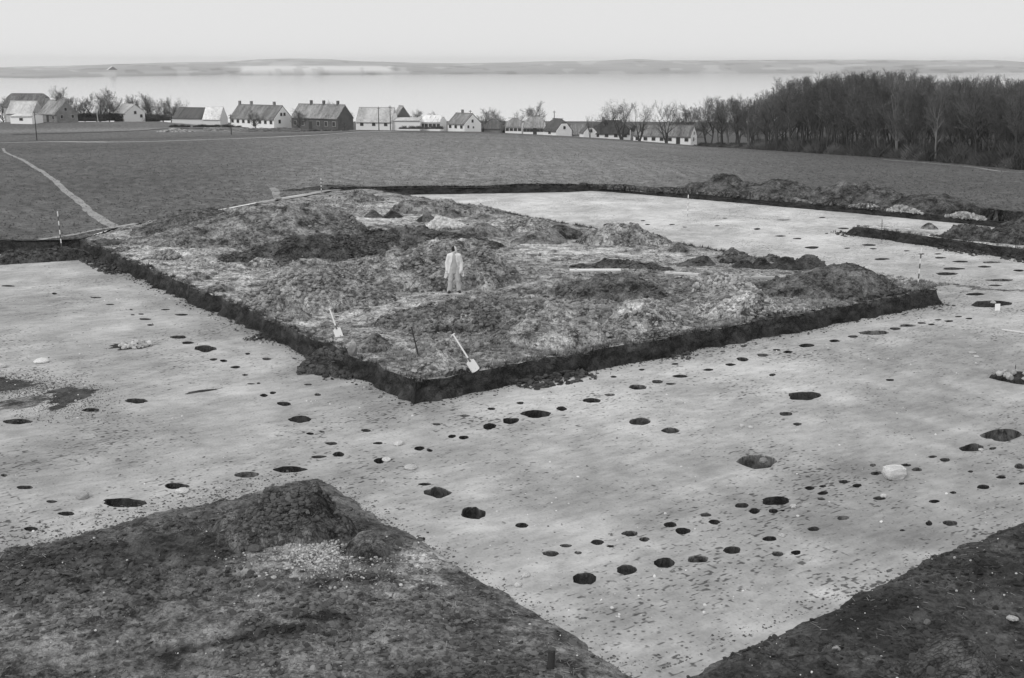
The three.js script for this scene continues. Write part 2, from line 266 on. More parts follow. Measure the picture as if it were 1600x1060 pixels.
{
  const g = (x, y) => { const p = G(x, y, 0); return [p.x, p.z]; };
  const outline = [uvp(8, 7), uvp(8, 90), g(1900, 390), g(1500, 343), g(1200, 316), g(920, 292), g(590, 297), g(585, 300), uvp(70, 37.5), uvp(29, 37.5), uvp(28.3, 16.9), uvp(59.5, 16.6), uvp(60.2, 14), uvp(60, -20), uvp(20, -20), uvp(20, 7)];
  const m = meshPolygon(outline, holeShapes.map(h => h.ring), (x, z) => clamp(Math.hypot(x, z) * 0.014, 0.26, 1.5));
  const pos = [], uv = [], col = [], idx = m.T.flat();
  const blob = (px, py, rx, ry) => { const c = G(px, py), r = G(px + rx, py), f = G(px, py - ry); return [c.x, c.z, r.distanceTo(c), f.distanceTo(c)]; };
  const spots = [[300, 520, 130, 40, -0.10], [120, 450, 130, 20, 0.06], [560, 640, 120, 30, -0.08], [1450, 640, 200, 60, -0.12], [1300, 560, 120, 30, -0.05], [1290, 925, 60, 14, 0.26], [1460, 868, 40, 7, 0.2], [1190, 985, 60, 10, 0.2], [1000, 610, 260, 40, 0.30], [800, 640, 140, 30, 0.2], [1180, 560, 160, 30, 0.2], [1350, 830, 140, 36, -0.16], [1480, 730, 120, 40, -0.1], [1180, 760, 60, 14, 0.1], [1010, 860, 150, 30, 0.08], [820, 640, 200, 20, 0.08], [930, 1000, 120, 30, -0.03], [1050, 960, 150, 40, -0.09], [700, 320, 110, 10, 0.22], [1000, 325, 260, 22, 0.14], [1150, 380, 160, 25, 0.13], [700, 760, 160, 40, 0.04], [100, 720, 200, 40, -0.08], [1450, 850, 140, 30, -0.08], [1250, 420, 60, 10, 0.1], [90, 640, 130, 40, 0.03], [1130, 1030, 160, 20, 0.10], [1500, 560, 120, 30, -0.06]].map(([a, b, c, d, e]) => [...blob(a, b, c, d), e]);
  for (const [x, z] of m.P) {
    pos.push(x, 0, z); const [u, v] = toUV(x, z); uv.push(v / SAND.tile, u / SAND.tile);
    let c = 0.92 + 0.52 * (fbm(x * 0.22, z * 0.22, 4, 4) - 0.5) + 0.34 * (fbm(v * 0.35, u * 1.4, 24, 3) - 0.5);
    c += 0.26 * sstep(38, 75, Math.hypot(x, z)) + 0.30 * (fbm(u * 0.5 + 0.4 * v, v * 2.4, 124, 3, 0, 0.7) - 0.5) + 0.42 * (fbm(x * 1.1, z * 1.1, 131, 4, 0, 0.7) - 0.5);  // farther floor paler: own tone plus grazing reflection and haze painted in
    for (const [sx, sz, rx, ry, k] of spots) { const az = Math.atan2(sx, -sz), dx = x - sx, dz = z - sz, lx = dx * Math.cos(az) + dz * Math.sin(az), lz = dx * Math.sin(az) - dz * Math.cos(az); const q = (lx / rx) ** 2 + (lz / ry) ** 2; c += k * Math.exp(-q); }
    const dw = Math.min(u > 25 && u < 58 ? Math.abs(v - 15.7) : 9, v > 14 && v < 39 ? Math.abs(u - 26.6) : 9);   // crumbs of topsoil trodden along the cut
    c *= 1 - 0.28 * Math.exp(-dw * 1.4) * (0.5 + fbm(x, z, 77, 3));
    col.push(c, c, c);
  }
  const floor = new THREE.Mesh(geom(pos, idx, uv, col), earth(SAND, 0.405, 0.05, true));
  up(floor.geometry);
  const ground = struct(floor, 'excavation_floor', 'pale scraped subsoil floor dotted with dark post holes');
  // holes
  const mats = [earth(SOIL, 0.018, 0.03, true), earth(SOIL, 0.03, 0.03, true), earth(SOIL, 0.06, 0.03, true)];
  const hr = rng(77);
  for (const h of holeShapes) {
    const N = h.ring.length, P = [], U = [], I = [], K = [], lip = 1 + 3 * hr(), prof = [[1, 0], [0.95, -0.03], [0.86, -0.55 * h.depth - 0.03], [0.62, -0.9 * h.depth], [0.3, -h.depth]];
    for (const [q, y] of prof) for (const [x, z] of h.ring) { const n = q < 0.95 ? 0.03 * (hr() - 0.5) : 0; const X = h.c[0] + (x - h.c[0]) * q + n, Z = h.c[1] + (z - h.c[1]) * q + n; P.push(X, y + (y < -0.06 ? 0.03 * (hr() - 0.5) : 0), Z); U.push(X / SOIL.tile, (Z + y) / SOIL.tile); const c = q === 1 ? lip * (0.5 + hr()) : q > 0.9 ? 1 + 1.2 * hr() : 0.6 + 0.7 * hr(); K.push(c, c, c); }
    P.push(h.c[0], -h.depth * 1.0, h.c[1]); K.push(0.9, 0.9, 0.9); U.push(h.c[0] / SOIL.tile, h.c[1] / SOIL.tile);
    for (let r = 0; r < prof.length - 1; r++) for (let k = 0; k < N; k++) { const a = r * N + k, b = r * N + (k + 1) % N; I.push(a, a + N, b, b, a + N, b + N); }
    const l = (prof.length - 1) * N; for (let k = 0; k < N; k++) I.push(l + k, P.length / 3 - 1, l + (k + 1) % N);
    const o = part('post_hole', geom(P, I, U, K), mats[hr() < 0.55 ? 0 : hr() < 0.7 ? 1 : 2], ground); shade(o);
  }
  // dark soil stains lying in the floor
  const stain = (pts, alb, seed) => {
    const ring = jitterLine(pts.map(([x, y]) => g(x, y)), 0.06, 0, seed).map(([x, z]) => { const k = 1.3 * (fbm(x * 2.4, z * 2.4, seed, 6, 0, 0.78) - 0.5); return [x + k, z - 0.8 * k]; });
    const q = meshPolygon(ring, [], () => 1), P = [], U = []; for (const [x, z] of q.P) { P.push(x, 0.006, z); U.push(x / SOIL.tile, z / SOIL.tile); }
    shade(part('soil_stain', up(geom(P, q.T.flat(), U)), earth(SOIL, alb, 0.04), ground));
  };
  stain([[-60, 588], [10, 590], [40, 594], [75, 598], [40, 606], [10, 612], [-60, 618]], 0.045, 3);
  stain([[70, 612], [100, 606], [128, 605], [146, 615], [130, 624], [100, 634], [70, 648], [55, 645], [85, 630]], 0.05, 4);
  stain([[10, 626], [40, 620], [75, 622], [60, 634], [30, 640], [0, 638], [-20, 632]], 0.14, 5);
  stain([[300, 612], [322, 608.5], [346, 607], [330, 611.5], [304, 614.5]], 0.05, 6);
  stain([[195, 543], [180, 540], [188, 536], [215, 538], [228, 541], [212, 547], [190, 546]], 0.035, 7);
  stain([[1470, 443], [1500, 446], [1560, 452], [1620, 456], [1560, 454.5], [1500, 449.5]], 0.14, 8);
  stain([[1420, 441], [1440, 439], [1458, 446], [1450, 450], [1425, 447]], 0.05, 9);
}

// ------------------------------------------------------------------ raised ground left standing: grid blocks with cut faces
const fringe = [];                // grass tufts on the rims
const clodSpots = [];             // [x, y, z, size, tone]
const crng = rng(991);
function block({ name, label, u0, u1, v0, v1, du, dv, H, tone, alb, T = SOIL, bump = 0.06, faces = [], edgeAmp = 0.25, seed = 1, faceMat }) {
  const nu = Math.round((u1 - u0) / du), nv = Math.round((v1 - v0) / dv), pos = [], uv = [], col = [], idx = [], C = nv + 1;
  const P = [];
  for (let i = 0; i <= nu; i++) for (let j = 0; j <= nv; j++) {
    let u = lerp(u0, u1, i / nu), v = lerp(v0, v1, j / nv);
    const eu0 = sstep(1.2, 0, u - u0), eu1 = sstep(1.2, 0, u1 - u), ev0 = sstep(1.2, 0, v - v0), ev1 = sstep(1.2, 0, v1 - v);
    u += (eu0 + eu1) * edgeAmp * (fbm(v * 1.1, u0, seed, 4) - 0.5) * 2; v += (ev0 + ev1) * edgeAmp * (fbm(u * 1.1, v0, seed + 3, 4) - 0.5) * 2;
    const [x, z] = toW(u, v), y = H(u, v, x, z), c = tone(u, v, x, z);
    P.push([x, y, z]); pos.push(x, y, z); uv.push(x / T.tile, z / T.tile); col.push(c, c, c);
  }
  for (let i = 0; i < nu; i++) for (let j = 0; j < nv; j++) { const a = i * C + j; idx.push(a, a + C, a + 1, a + 1, a + C, a + C + 1); }
  const top = new THREE.Mesh(up(geom(pos, idx, uv, col)), earth(T, alb, bump, true)); struct(top, name, label);
  const face = (ids, nu_, nv_) => {          // outward normal in (u, v)
    const [wx, wz] = toW(nu_, nv_), p = [], U = [], I = [], K = [], rows = 8; let len = 0;
    const [tx, tz] = Math.abs(nu_) ? toW(0, 1) : toW(1, 0);
    ids.forEach((id, i) => {
      let [x, y, z] = P[id]; const end = sstep(5, 0, i) * -1 + sstep(5, 0, ids.length - 1 - i), calm = 1 - Math.abs(end) * 0.9; if (i) len += Math.hypot(x - P[ids[i - 1]][0], z - P[ids[i - 1]][2]);
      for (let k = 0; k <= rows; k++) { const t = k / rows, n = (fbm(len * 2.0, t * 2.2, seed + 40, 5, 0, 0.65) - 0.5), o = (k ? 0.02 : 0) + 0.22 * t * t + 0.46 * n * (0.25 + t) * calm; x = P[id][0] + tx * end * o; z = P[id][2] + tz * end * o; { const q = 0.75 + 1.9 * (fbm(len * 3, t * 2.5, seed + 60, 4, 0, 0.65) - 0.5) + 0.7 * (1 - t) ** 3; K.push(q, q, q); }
        if (k === 0) for (let q = 0; q < 2; q++) if (crng() < 0.7) fringe.push([x - wx * 0.25 * crng() * crng() + 0.1 * (crng() - 0.5), y - 0.01, z - wz * 0.25 * crng() * crng() + 0.1 * (crng() - 0.5), 0.09 + 0.16 * crng() ** 2, 0.04 + 0.17 * crng() ** 2]); p.push(x + wx * o, lerp(y, -0.03, t), z + wz * o); U.push(len / SOIL.tile, t * 0.6 / SOIL.tile);
        if (k === rows) { const sl = sstep(0.52, 0.66, fbm(len * 0.45, 3, seed + 70, 3)); for (let q = 0; q < 2 + 14 * sl; q++) { const oo = o + 0.02 + (0.45 + 0.4 * sl) * crng() ** 2.5 - 0.15 * sl; clodSpots.push([x + wx * oo, Math.max(0, 0.16 * sl * (1 - oo)) * crng(), z + wz * oo, 0.015 + (0.035 + 0.06 * sl) * crng() ** 2, 0.025 + 0.05 * crng()]); } } }
    });
    const R = rows + 1; for (let i = 0; i < ids.length - 1; i++) for (let k = 0; k < rows; k++) { const a = i * R + k; I.push(a, a + R, a + 1, a + 1, a + R, a + R + 1); }
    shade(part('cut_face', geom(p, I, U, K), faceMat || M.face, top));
  };
  for (const f of faces) {
    const ids = []; if (f === 'u0') { for (let j = 0; j <= nv; j++) ids.push(j); face(ids, -1, 0); }
    if (f === 'u1') { for (let j = 0; j <= nv; j++) ids.push(nu * C + j); face(ids, 1, 0); }
    if (f === 'v0') { for (let i = 0; i <= nu; i++) ids.push(i * C); face(ids, 0, -1); }
    if (f === 'v1') { for (let i = 0; i <= nu; i++) ids.push(i * C + nv); face(ids, 0, 1); }
  }
  return top;
}
// soft zones given on the ground: [px, py, rx, ry, tone, relief]
function zones(list, y) { return list.map(([px, py, rx, ry, t, a]) => { const c = G(px, py, y), r = G(px + rx, py, y), f = G(px, py - ry, y), n = G(px, py + ry, y); return { x: c.x, z: c.z, az: azOf(c), rx: r.distanceTo(c), ry: f.distanceTo(n) / 2, t, a }; }); }
function zone(list, x, z, base) { let t = base[0], a = base[1]; for (const q of list) { const dx = x - q.x, dz = z - q.z, s = Math.sin(q.az), c = Math.cos(q.az), lx = dx * c + dz * s, lz = dx * s - dz * c; const w = Math.exp(-Math.pow((lx / q.rx) ** 2 + (lz / q.ry) ** 2, 1.5)); t = lerp(t, q.t, w); a = lerp(a, q.a, w); } return [t, a]; }

const ISZ = zones([
  [300, 410, 190, 40, 0.440, 0.05], [420, 480, 120, 40, 0.291, 0.06], [560, 495, 170, 22, 0.411, 0.05], [640, 475, 100, 10, 0.437, 0.03], [600, 540, 120, 40, 0.291, 0.10],
  [1000, 500, 420, 50, 0.260, 0.26], [860, 480, 160, 40, 0.205, 0.30], [820, 570, 170, 18, 0.304, 0.10], [1150, 480, 220, 26, 0.317, 0.14], [1350, 462, 120, 12, 0.268, 0.08], [1020, 450, 130, 20, 0.178, 0.22],
  [950, 400, 140, 12, 0.457, 0.05], [900, 392, 120, 8, 0.469, 0.02], [850, 380, 60, 8, 0.469, 0.03], [1000, 410, 160, 10, 0.326, 0.08], [640, 330, 100, 12, 0.497, 0.03], [760, 345, 120, 12, 0.359, 0.08], [590, 345, 40, 8, 0.469, 0.02], [380, 380, 90, 8, 0.440, 0.05], [310, 385, 70, 6, 0.468, 0.03],
  [430, 345, 220, 26, 0.239, 0.2], [520, 400, 240, 22, 0.221, 0.25], [210, 368, 50, 7, 0.391, 0.03], [700, 460, 60, 6, 0.413, 0.02], [800, 445, 60, 6, 0.339, 0.03],
  [850, 605, 200, 8, 0.291, 0.06], [1100, 553, 200, 7, 0.243, 0.08],
  [590, 342, 60, 10, 0.500, 0.02], [650, 318, 70, 6, 0.500, 0.02], [640, 336, 60, 6, 0.432, 0.03],
], TOP);
const RIMEND = azOf(G(590, 296, TOP));
const islandH = (u, v, x, z) => {
  const [, a] = zone(ISZ, x, z, [0.26, 0.08]);
  let y = TOP + 0.06 * (fbm(x * 0.3, z * 0.3, 2, 2) - 0.5) + a * (1.9 * Math.pow(fbm(x * 0.75, z * 0.75, 6, 2), 1.5) - 0.6) * 1.2 + a * 1.1 * (fbm(x * 2.6, z * 2.6, 16, 4, 0, 0.6) - 0.5) - a * 0.55 * wor(x * 1.7 + fbm(x * 2, z * 2, 3, 2), z * 1.7, 4)[0];
  const e = Math.min(u - 26.5, v - 15.6, 38.8 - v); y = lerp(TOP - 0.04 + 0.05 * (fbm(x * 1.6, z * 1.6, 8, 3) - 0.5) * 2, y, sstep(0, 1.0, e));
  const p = Math.hypot(x, z) - look(rimT, Math.atan2(x, -z), 1);       // sink under the field beyond the rim
  if (Math.atan2(x, -z) < RIMEND) y -= 0.10 * sstep(-0.6, 0.5, p) + 2.2 * sstep(0.4, 9, p);
  return y;
};
block({ name: 'topsoil_island', label: 'unexcavated block of rough dark topsoil between the trenches', u0: 26.55, u1: 74, v0: 15.65, v1: 38.7, du: 0.13, dv: 0.12, H: islandH, alb: 1, bump: 0.05, seed: 11, edgeAmp: 0.26, faces: ['u0', 'v0', 'v1'],
  tone: (u, v, x, z) => { const [t, a] = zone(ISZ, x, z, [0.26, 0.08]); return t * (0.95 + (0.3 + 1.2 * a) * (fbm(x * 4.5, z * 4.5, 66, 3, 0, 0.85) - 0.5) * 1.8); } });
{ const r = rng(41); for (let i = 0; i < 60000; i++) { const u = 26.8 + r() * 40, v = 15.9 + r() * 22.6, [x, z] = toW(u, v), [t, a] = zone(ISZ, x, z, [0.26, 0.08]); if (r() < a * 4.5 + 0.06) clodSpots.push([x, islandH(u, v, x, z) + 0.0, z, 0.016 + 0.06 * r() ** 4 + 0.2 * a * r() ** 3, t * (r() < 0.5 ? 0.3 + 0.5 * r() : 0.75 + 0.5 * r())]); } }

// foreground spoil to the left
const FLZ = zones([[90, 960, 200, 60, 0.117, 0.10], [230, 850, 250, 38, 0.034, 0.17], [420, 800, 150, 30, 0.04, 0.16], [470, 860, 90, 30, 0.221, 0.10], [620, 900, 80, 20, 0.19, 0.05], [650, 960, 130, 40, 0.115, 0.08], [800, 950, 60, 50, 0.12, 0.08], [400, 950, 200, 30, 0.138, 0.12], [500, 958, 60, 7, 0.012, 0.16], [440, 978, 70, 7, 0.012, 0.16], [370, 995, 70, 6, 0.016, 0.14], [290, 1006, 60, 5, 0.02, 0.12], [560, 895, 60, 6, 0.03, 0.12], [600, 888, 40, 6, 0.03, 0.12], [150, 900, 150, 30, 0.069, 0.14], [500, 1030, 200, 30, 0.12, 0.08], [900, 1020, 60, 40, 0.105, 0.05], [660, 850, 40, 20, 0.331, 0.05]], 0.45);
const flH = (u, v, x, z) => { const [, a] = zone(FLZ, x, z, [0.08, 0.1]); let y = 0.33 + 0.08 * (fbm(x * 0.5, z * 0.5, 3, 2) - 0.5) + a * 1.3 * (fbm(x * 1.1, z * 1.1, 7, 2) - 0.5) + a * 1.5 * (fbm(x * 3.2, z * 3.8, 17, 5, 0, 0.7) - 0.5) - a * 0.45 * (wor(x * 3.2 + fbm(x * 3, z * 3, 3, 2), z * 3.2, 4)[0] - 0.5);
  const nz = fbm(x * 0.9, z * 0.9, 12, 5, 0, 0.65) - 0.5, e = Math.min(22.35 - u + 1.5 * nz, 10.62 - v + 0.55 * nz); return lerp(-0.03, y, sstep(-0.3, 0.5, e) * 0.45 + 0.55 * sstep(-0.5, 2.2, e)); };
const flTone = (u, v, x, z) => { const [t] = zone(FLZ, x, z, [0.08, 0.1]); return t * (1.18 + 1.6 * (fbm(x * 4.2, z * 4.2, 68, 4, 0, 0.8) - 0.5) + 1.1 * (fbm(x * 0.7, z * 0.7, 98, 3) - 0.5)); };
block({ name: 'front_left_soil_bank', label: 'dark trodden topsoil bank in the left foreground with straw', u0: 8, u1: 22.6, v0: -7, v1: 10.8, du: 0.075, dv: 0.075, H: flH, tone: flTone, alb: 1, bump: 0.045, seed: 21, edgeAmp: 0.25 });
const FRZ = zones([[1480, 1010, 130, 40, 0.027, 0.06], [1250, 1010, 120, 40, 0.048, 0.12], [1400, 930, 150, 40, 0.030, 0.14], [1550, 870, 80, 30, 0.027, 0.16], [1200, 1040, 100, 20, 0.059, 0.12]], 0.45);
const frH = (u, v, x, z) => { const [, a] = zone(FRZ, x, z, [0.05, 0.12]); const y = 0.3 + a * 1.3 * (fbm(x * 1.1, z * 1.1, 27, 2) - 0.5) + a * 1.5 * (fbm(x * 3.2, z * 3.8, 37, 5, 0, 0.7) - 0.5) - a * 0.45 * (wor(x * 3.2 + fbm(x * 3, z * 3, 3, 2), z * 3.2, 5)[0] - 0.5);
  const e = Math.min(lerp(11.4, 12.1, clamp((v - 11.4) / 9.6, 0, 1.6)) - u, v - 11.25) + 0.5 * (fbm(x * 1.1, z * 1.1, 12, 5, 0, 0.6) - 0.5); return lerp(-0.05, y, sstep(-0.25, 0.45, e) * 0.7 + 0.3 * sstep(-0.3, 1.3, e)); };
const frTone = (u, v, x, z) => { const [t] = zone(FRZ, x, z, [0.05, 0.12]); return t * (0.97 + 1.4 * (fbm(x * 2.6, z * 2.6, 69, 5, 0, 0.7) - 0.5) + 1.0 * (fbm(x * 0.7, z * 0.7, 99, 3) - 0.5)); };
block({ name: 'front_right_soil_bank', label: 'dark cloddy topsoil bank in the right foreground corner', u0: 2, u1: 12.9, v0: 10.9, v1: 27, du: 0.075, dv: 0.075, H: frH, tone: frTone, alb: 1, bump: 0.045, seed: 31, edgeAmp: 0.15 });
// ground round the foot of the camera's tower, out of the frame
{ const P = [], U = [], I = []; for (const [u, v] of [[-60, -60], [9, -60], [9, 11.2], [2.5, 11.2], [2.5, 80], [-60, 80]]) { const [x, z] = toW(u, v); P.push(x, 0.2, z); U.push(x / 6, z / 6); } I.push(0, 1, 2, 0, 2, 3, 0, 3, 5, 3, 4, 5); struct(new THREE.Mesh(up(geom(P, I, U)), M.mid), 'ground'); }

// baulk at the right
{
  const bH = (u, v) => 0.5 * (1 - sstep(0.5, 5, v - 51.2) * sstep(31, 36, u)) * sstep(41.2, 40.2, u) + 0.05 * (fbm(u, v, 9, 3) - 0.5) - 0.02 - 0.2 * sstep(40.8, 41.3, u);
  block({ name: 'right_baulk', label: 'low dark baulk with pale top running in from the right', u0: 14, u1: 41.2, v0: 51.1, v1: 60, du: 0.25, dv: 0.25, H: bH, alb: 1, seed: 51, faces: ['v0'], edgeAmp: 0.15, tone: (u, v, x, z) => (0.42 - 0.22 * sstep(32, 27, u)) * (0.8 + 0.5 * fbm(x, z, 71, 3)) });
}

// ------------------------------------------------------------------ SPOIL HEAPS
// l, r: left and right end on the photo, fy: foot nearest the camera, px, py: peak, k: depth / half width
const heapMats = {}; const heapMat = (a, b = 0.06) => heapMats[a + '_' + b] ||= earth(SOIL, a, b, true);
function heapGeo({ l, r, fy, px, py, k = 0.8, y0 = TOP, rough = 0.1, seed = 1, prof = 1.15, lumps = 0.2, yaw = 0, tone = 0.1, clods = 0, na, nr, clod = 0.075, far = false, baulk = false }) {
  const f0 = G((l + r) / 2, fy, y0), df = Math.hypot(f0.x, f0.z), dirx = f0.x / df, dirz = f0.z / df;
  let rx = (r - l) / 2 * df / (F * 1.0), rz = rx * k; const d = df + rz, c = new THREE.Vector3(dirx * d, y0, dirz * d);
  rx *= d / df;
  const pk = atD(px, py, d), Hh = Math.max(0.12, (pk.y - (far ? fieldY(c.x, c.z) : y0)) * (far ? 1.0 : 1)), ex = [-dirz, dirx], off = (pk.x - c.x) * ex[0] + (pk.z - c.z) * ex[1];
  const size = Math.max(rx, rz); na ||= Math.round(clamp(size * 22, 36, 190)); nr ||= Math.round(clamp(size * 11, 16, 84));
  const pos = [], uv = [], idx = [], col = [];
  const cy = Math.cos(yaw), sy = Math.sin(yaw);
  for (let i = 0; i <= nr; i++) for (let j = 0; j < na; j++) {
    const t = i / nr, th = j / na * 2 * Math.PI, q = 1 + (rough > 0.1 ? 0.75 : 0.4) * (fbm(Math.cos(th) * 1.8 + 9, Math.sin(th) * 1.8 + 9, seed, 4) - 0.5);
    let X = Math.cos(th) * rx * q * t, Z = Math.sin(th) * rz * q * t; [X, Z] = [X * cy - Z * sy, X * sy + Z * cy];
    X += off * (1 - t);
    let x = c.x + ex[0] * X + dirx * Z, z = c.z + ex[1] * X + dirz * Z, e = 9, base = y0;
    if (far) { const az = Math.atan2(x, -z), rr = Math.hypot(x, z), r0 = look(rimT, az, 1) + 0.12; if (rr < r0) { x *= r0 / rr; z *= r0 / rr; e = 0.1; } else e = rr - r0 + 0.1; base = fieldY(x, z); }
    else if (y0 === TOP) { let [u, v] = toUV(x, z); e = Math.min(u - 26.75, v - 15.85); if (e < 0.02) { u = Math.max(u, 26.77); v = Math.max(v, 15.87); [x, z] = toW(u, v); e = 0.02; } base = y0 * sstep(40.4, 38.7, v + 0.6 * (vn(x, z, 3) - 0.5)) - 0.03 * sstep(38.7, 40.4, v); }
    else if (baulk) { let [u, v] = toUV(x, z); e = Math.min(v - 51.3, 40 - u); if (e < 0.02) { v = Math.max(v, 51.32); u = Math.min(u, 39.98); [x, z] = toW(u, v); e = 0.02; } }
    let s = Math.pow(1 - t, prof); s = s - 0.16 * Math.exp(-t * t * 60) * (prof < 1.6 ? 1 : 0.3);                  // blunt tip
    let y = Hh * s / 0.9;
    y *= 1 + lumps * 2.6 * (fbm(x * 1.1 / Math.max(0.5, size * 0.35), z * 1.1 / Math.max(0.5, size * 0.35), seed + 5, 2) - 0.5) * sstep(0, 0.4, t);
    const w = sstep(1, 0.8, t);
    y += w * rough * (1.5 * (fbm(x * 2.2, z * 2.2, seed + 9, 5, 0, 0.68) - 0.5) - 0.5 * (wor(x * 2.3 + fbm(x * 2, z * 2, 5, 2), z * 2.3 + y, seed)[0] - 0.5));
    y *= far ? sstep(-0.3, 0.6, e) : sstep(-0.15, 0.4, e);
    { const q = 1 + (0.22 + rough * 2.6) * (fbm(x * 3.4, z * 3.4 + y, seed + 3, 3, 0, 0.85) - 0.5) * 1.6; col.push(q, q, q); }
    pos.push(x, base + y - 0.12 * sstep(0.86, 1, t) - (1 - w) * 0.03, z); uv.push(x / SOIL.tile, (z - 0.8 * y) / SOIL.tile);
  }
  for (let i = 0; i < nr; i++) for (let j = 0; j < na; j++) { const a = i * na + j, b = i * na + (j + 1) % na; idx.push(a, b, a + na, b, b + na, a + na); }
  for (let n = 0; n < clods * 4; n++) { const i = 1 + Math.floor(Math.sqrt(crng()) * (nr - 1)), j = Math.floor(crng() * na), a = (i * na + j) * 3; if (crng() > sstep(0.35, 0.6, fbm(pos[a] * 0.9, pos[a + 2] * 0.9 + pos[a + 1], 61, 2)) + 0.12) continue; clodSpots.push([pos[a], pos[a + 1], pos[a + 2], clod * (0.2 + 1.2 * crng() ** 4), tone * (crng() < 0.5 ? 0.3 + 0.5 * crng() : 0.75 + 0.5 * crng())]); }
  return { geo: up(geom(pos, idx, uv, col)), c, rx, rz, Hh, pos, na, nr };
}
let hs = 100;
function heap(label, o, group) {
  o.seed ||= hs += 7; const h = heapGeo(o);
  h.geo.translate(-h.c.x, -h.c.y, -h.c.z);
  const m = new THREE.Mesh(h.geo, heapMat(o.tone ?? 0.1, o.bump ?? 0.09)); m.position.copy(h.c);
  tag(m, 'spoil_heap', label, 'spoil heap', group || 'spoil heaps on and around the excavation'); return h;
}
const stoneGeos = []; { const r = rng(8); for (let k = 0; k < 6; k++) { const g = new THREE.IcosahedronGeometry(1, 2), p = g.attributes.position, s = k * 13 + 3; for (let i = 0; i < p.count; i++) { const v = new THREE.Vector3().fromBufferAttribute(p, i); const n = 1 + 0.55 * (fbm(v.x * 1.3 + 7, v.y * 1.3 + v.z * 1.7 + 9, s, 3) - 0.5); v.multiplyScalar(n); v.y *= 0.7; if (v.y < -0.35) v.y = -0.35; p.setXYZ(i, v.x, v.y, v.z); } g.computeVertexNormals(); stoneGeos.push(g); } }
function instanced(geo, mat, list) {           // [x, y, z, size, tone, sx]
  const m = new THREE.InstancedMesh(geo, mat, list.length), r = rng(list.length), q = new THREE.Object3D(), c = new THREE.Color();
  list.forEach(([x, y, z, s, t, st = 1], i) => { q.position.set(x, y, z); q.rotation.set((r() - 0.5) * 1.2, r() * 6.28, (r() - 0.5) * 1.2); q.scale.set(s * st * (0.8 + 0.4 * r()), s * (0.6 + 0.5 * r()), s * (0.8 + 0.4 * r())); q.updateMatrix(); m.setMatrixAt(i, q.matrix); c.setRGB(t, t, t); m.setColorAt(i, c); });
  return m;
}
const white = new THREE.MeshStandardMaterial({ color: 0xffffff, roughness: 0.95 });
const pebbleGeo = (() => { const g = new THREE.IcosahedronGeometry(1, 1), p = g.attributes.position; for (let i = 0; i < p.count; i++) { const v = new THREE.Vector3().fromBufferAttribute(p, i); v.multiplyScalar(1 + 0.7 * (fbm(v.x * 1.6 + 3, v.y * 1.6 + v.z * 2.3 + 5, 44, 2) - 0.5)); p.setXYZ(i, v.x, v.y, v.z); } g.computeVertexNormals(); return g; })();
const clodGeo = (() => { let g = new THREE.IcosahedronGeometry(1, 1); const p = g.attributes.position; for (let i = 0; i < p.count; i++) { const v = new THREE.Vector3().fromBufferAttribute(p, i); v.multiplyScalar(0.75 + 1.0 * (fbm(v.x * 1.9 + 3, v.y * 1.9 + v.z * 2.7 + 5, 47, 3, 0, 0.7) - 0.35)); v.y *= 0.62; v.x *= 1.2; p.setXYZ(i, v.x, v.y, v.z); } g.computeVertexNormals(); return g; })();
function stoneHeap(label, o, n, size, tones) {
  o.seed ||= hs += 7; const h = heapGeo(o), g = new THREE.Group(); g.position.copy(h.c);
  const r = rng(o.seed), list = [];
  for (let i = 0; i < n; i++) { const a = (1 + Math.floor(Math.sqrt(r()) * (h.nr - 2))) * h.na + Math.floor(r() * h.na); list.push([h.pos[a * 3] - h.c.x, h.pos[a * 3 + 1] - h.c.y + size * 0.2, h.pos[a * 3 + 2] - h.c.z, size * (0.4 + 0.8 * r()), lerp(tones[0], tones[1], r()), 1.2]); }
  h.geo.translate(-h.c.x, -h.c.y, -h.c.z);
  part('earth', h.geo, heapMat(o.tone ?? 0.2), g);
  const s = instanced(pebbleGeo, white, list); s.name = 'stones'; s.userData.kind = 'stuff'; g.add(s);
  tag(g, 'stone_heap', label, 'stone heap', 'heaps of picked-out stones'); return h;
}
// large heaps on the island
heap('broad grey-brown spoil heap at back left of the island beside the footpath', { l: 195, r: 575, fy: 386, px: 490, py: 316, k: 0.42, tone: 0.200, rough: 0.24, lumps: 0.35, clods: 1500, prof: 0.95, seed: 301 });
heap('long rough bank of soil swelling over the rim path at the back left', { l: 200, r: 425, fy: 370, px: 330, py: 325, k: 0.5, tone: 0.12, rough: 0.2, lumps: 0.35, clods: 500, prof: 0.8, seed: 311 });
heap('long dark cloddy ridge of turf in front of the broad back-left heap', { l: 316, r: 640, fy: 408, px: 520, py: 366, k: 0.22, tone: 0.084, rough: 0.26, lumps: 0.35, clods: 900, prof: 0.8, seed: 302 });
heap('dark cloddy ridge running on from the turf ridge behind the standing man', { l: 520, r: 800, fy: 392, px: 640, py: 352, k: 0.24, tone: 0.102, rough: 0.24, lumps: 0.3, clods: 700, prof: 0.85, seed: 303 });
heap('largest spoil heap, cloddy grey soil directly behind the standing man', { l: 440, r: 850, fy: 455, px: 735, py: 371, k: 0.30, tone: 0.256, rough: 0.26, lumps: 0.22, clods: 2600, prof: 0.95, seed: 304 });
heap('rough lower spur of the largest heap running out to the left', { l: 362, r: 640, fy: 486, px: 500, py: 418, k: 0.42, tone: 0.269, rough: 0.24, lumps: 0.3, clods: 1200, prof: 0.85, seed: 306 });
heap('low stony lump of soil at the left foot of the largest heap', { l: 385, r: 440, fy: 414, px: 402, py: 401, k: 0.5, tone: 0.341, rough: 0.12, clods: 80, seed: 305 });
heap('smooth dark round-topped heap behind the right shoulder of the largest heap', { l: 702, r: 800, fy: 371, px: 752, py: 347, k: 0.5, tone: 0.171, rough: 0.05, prof: 0.95 });
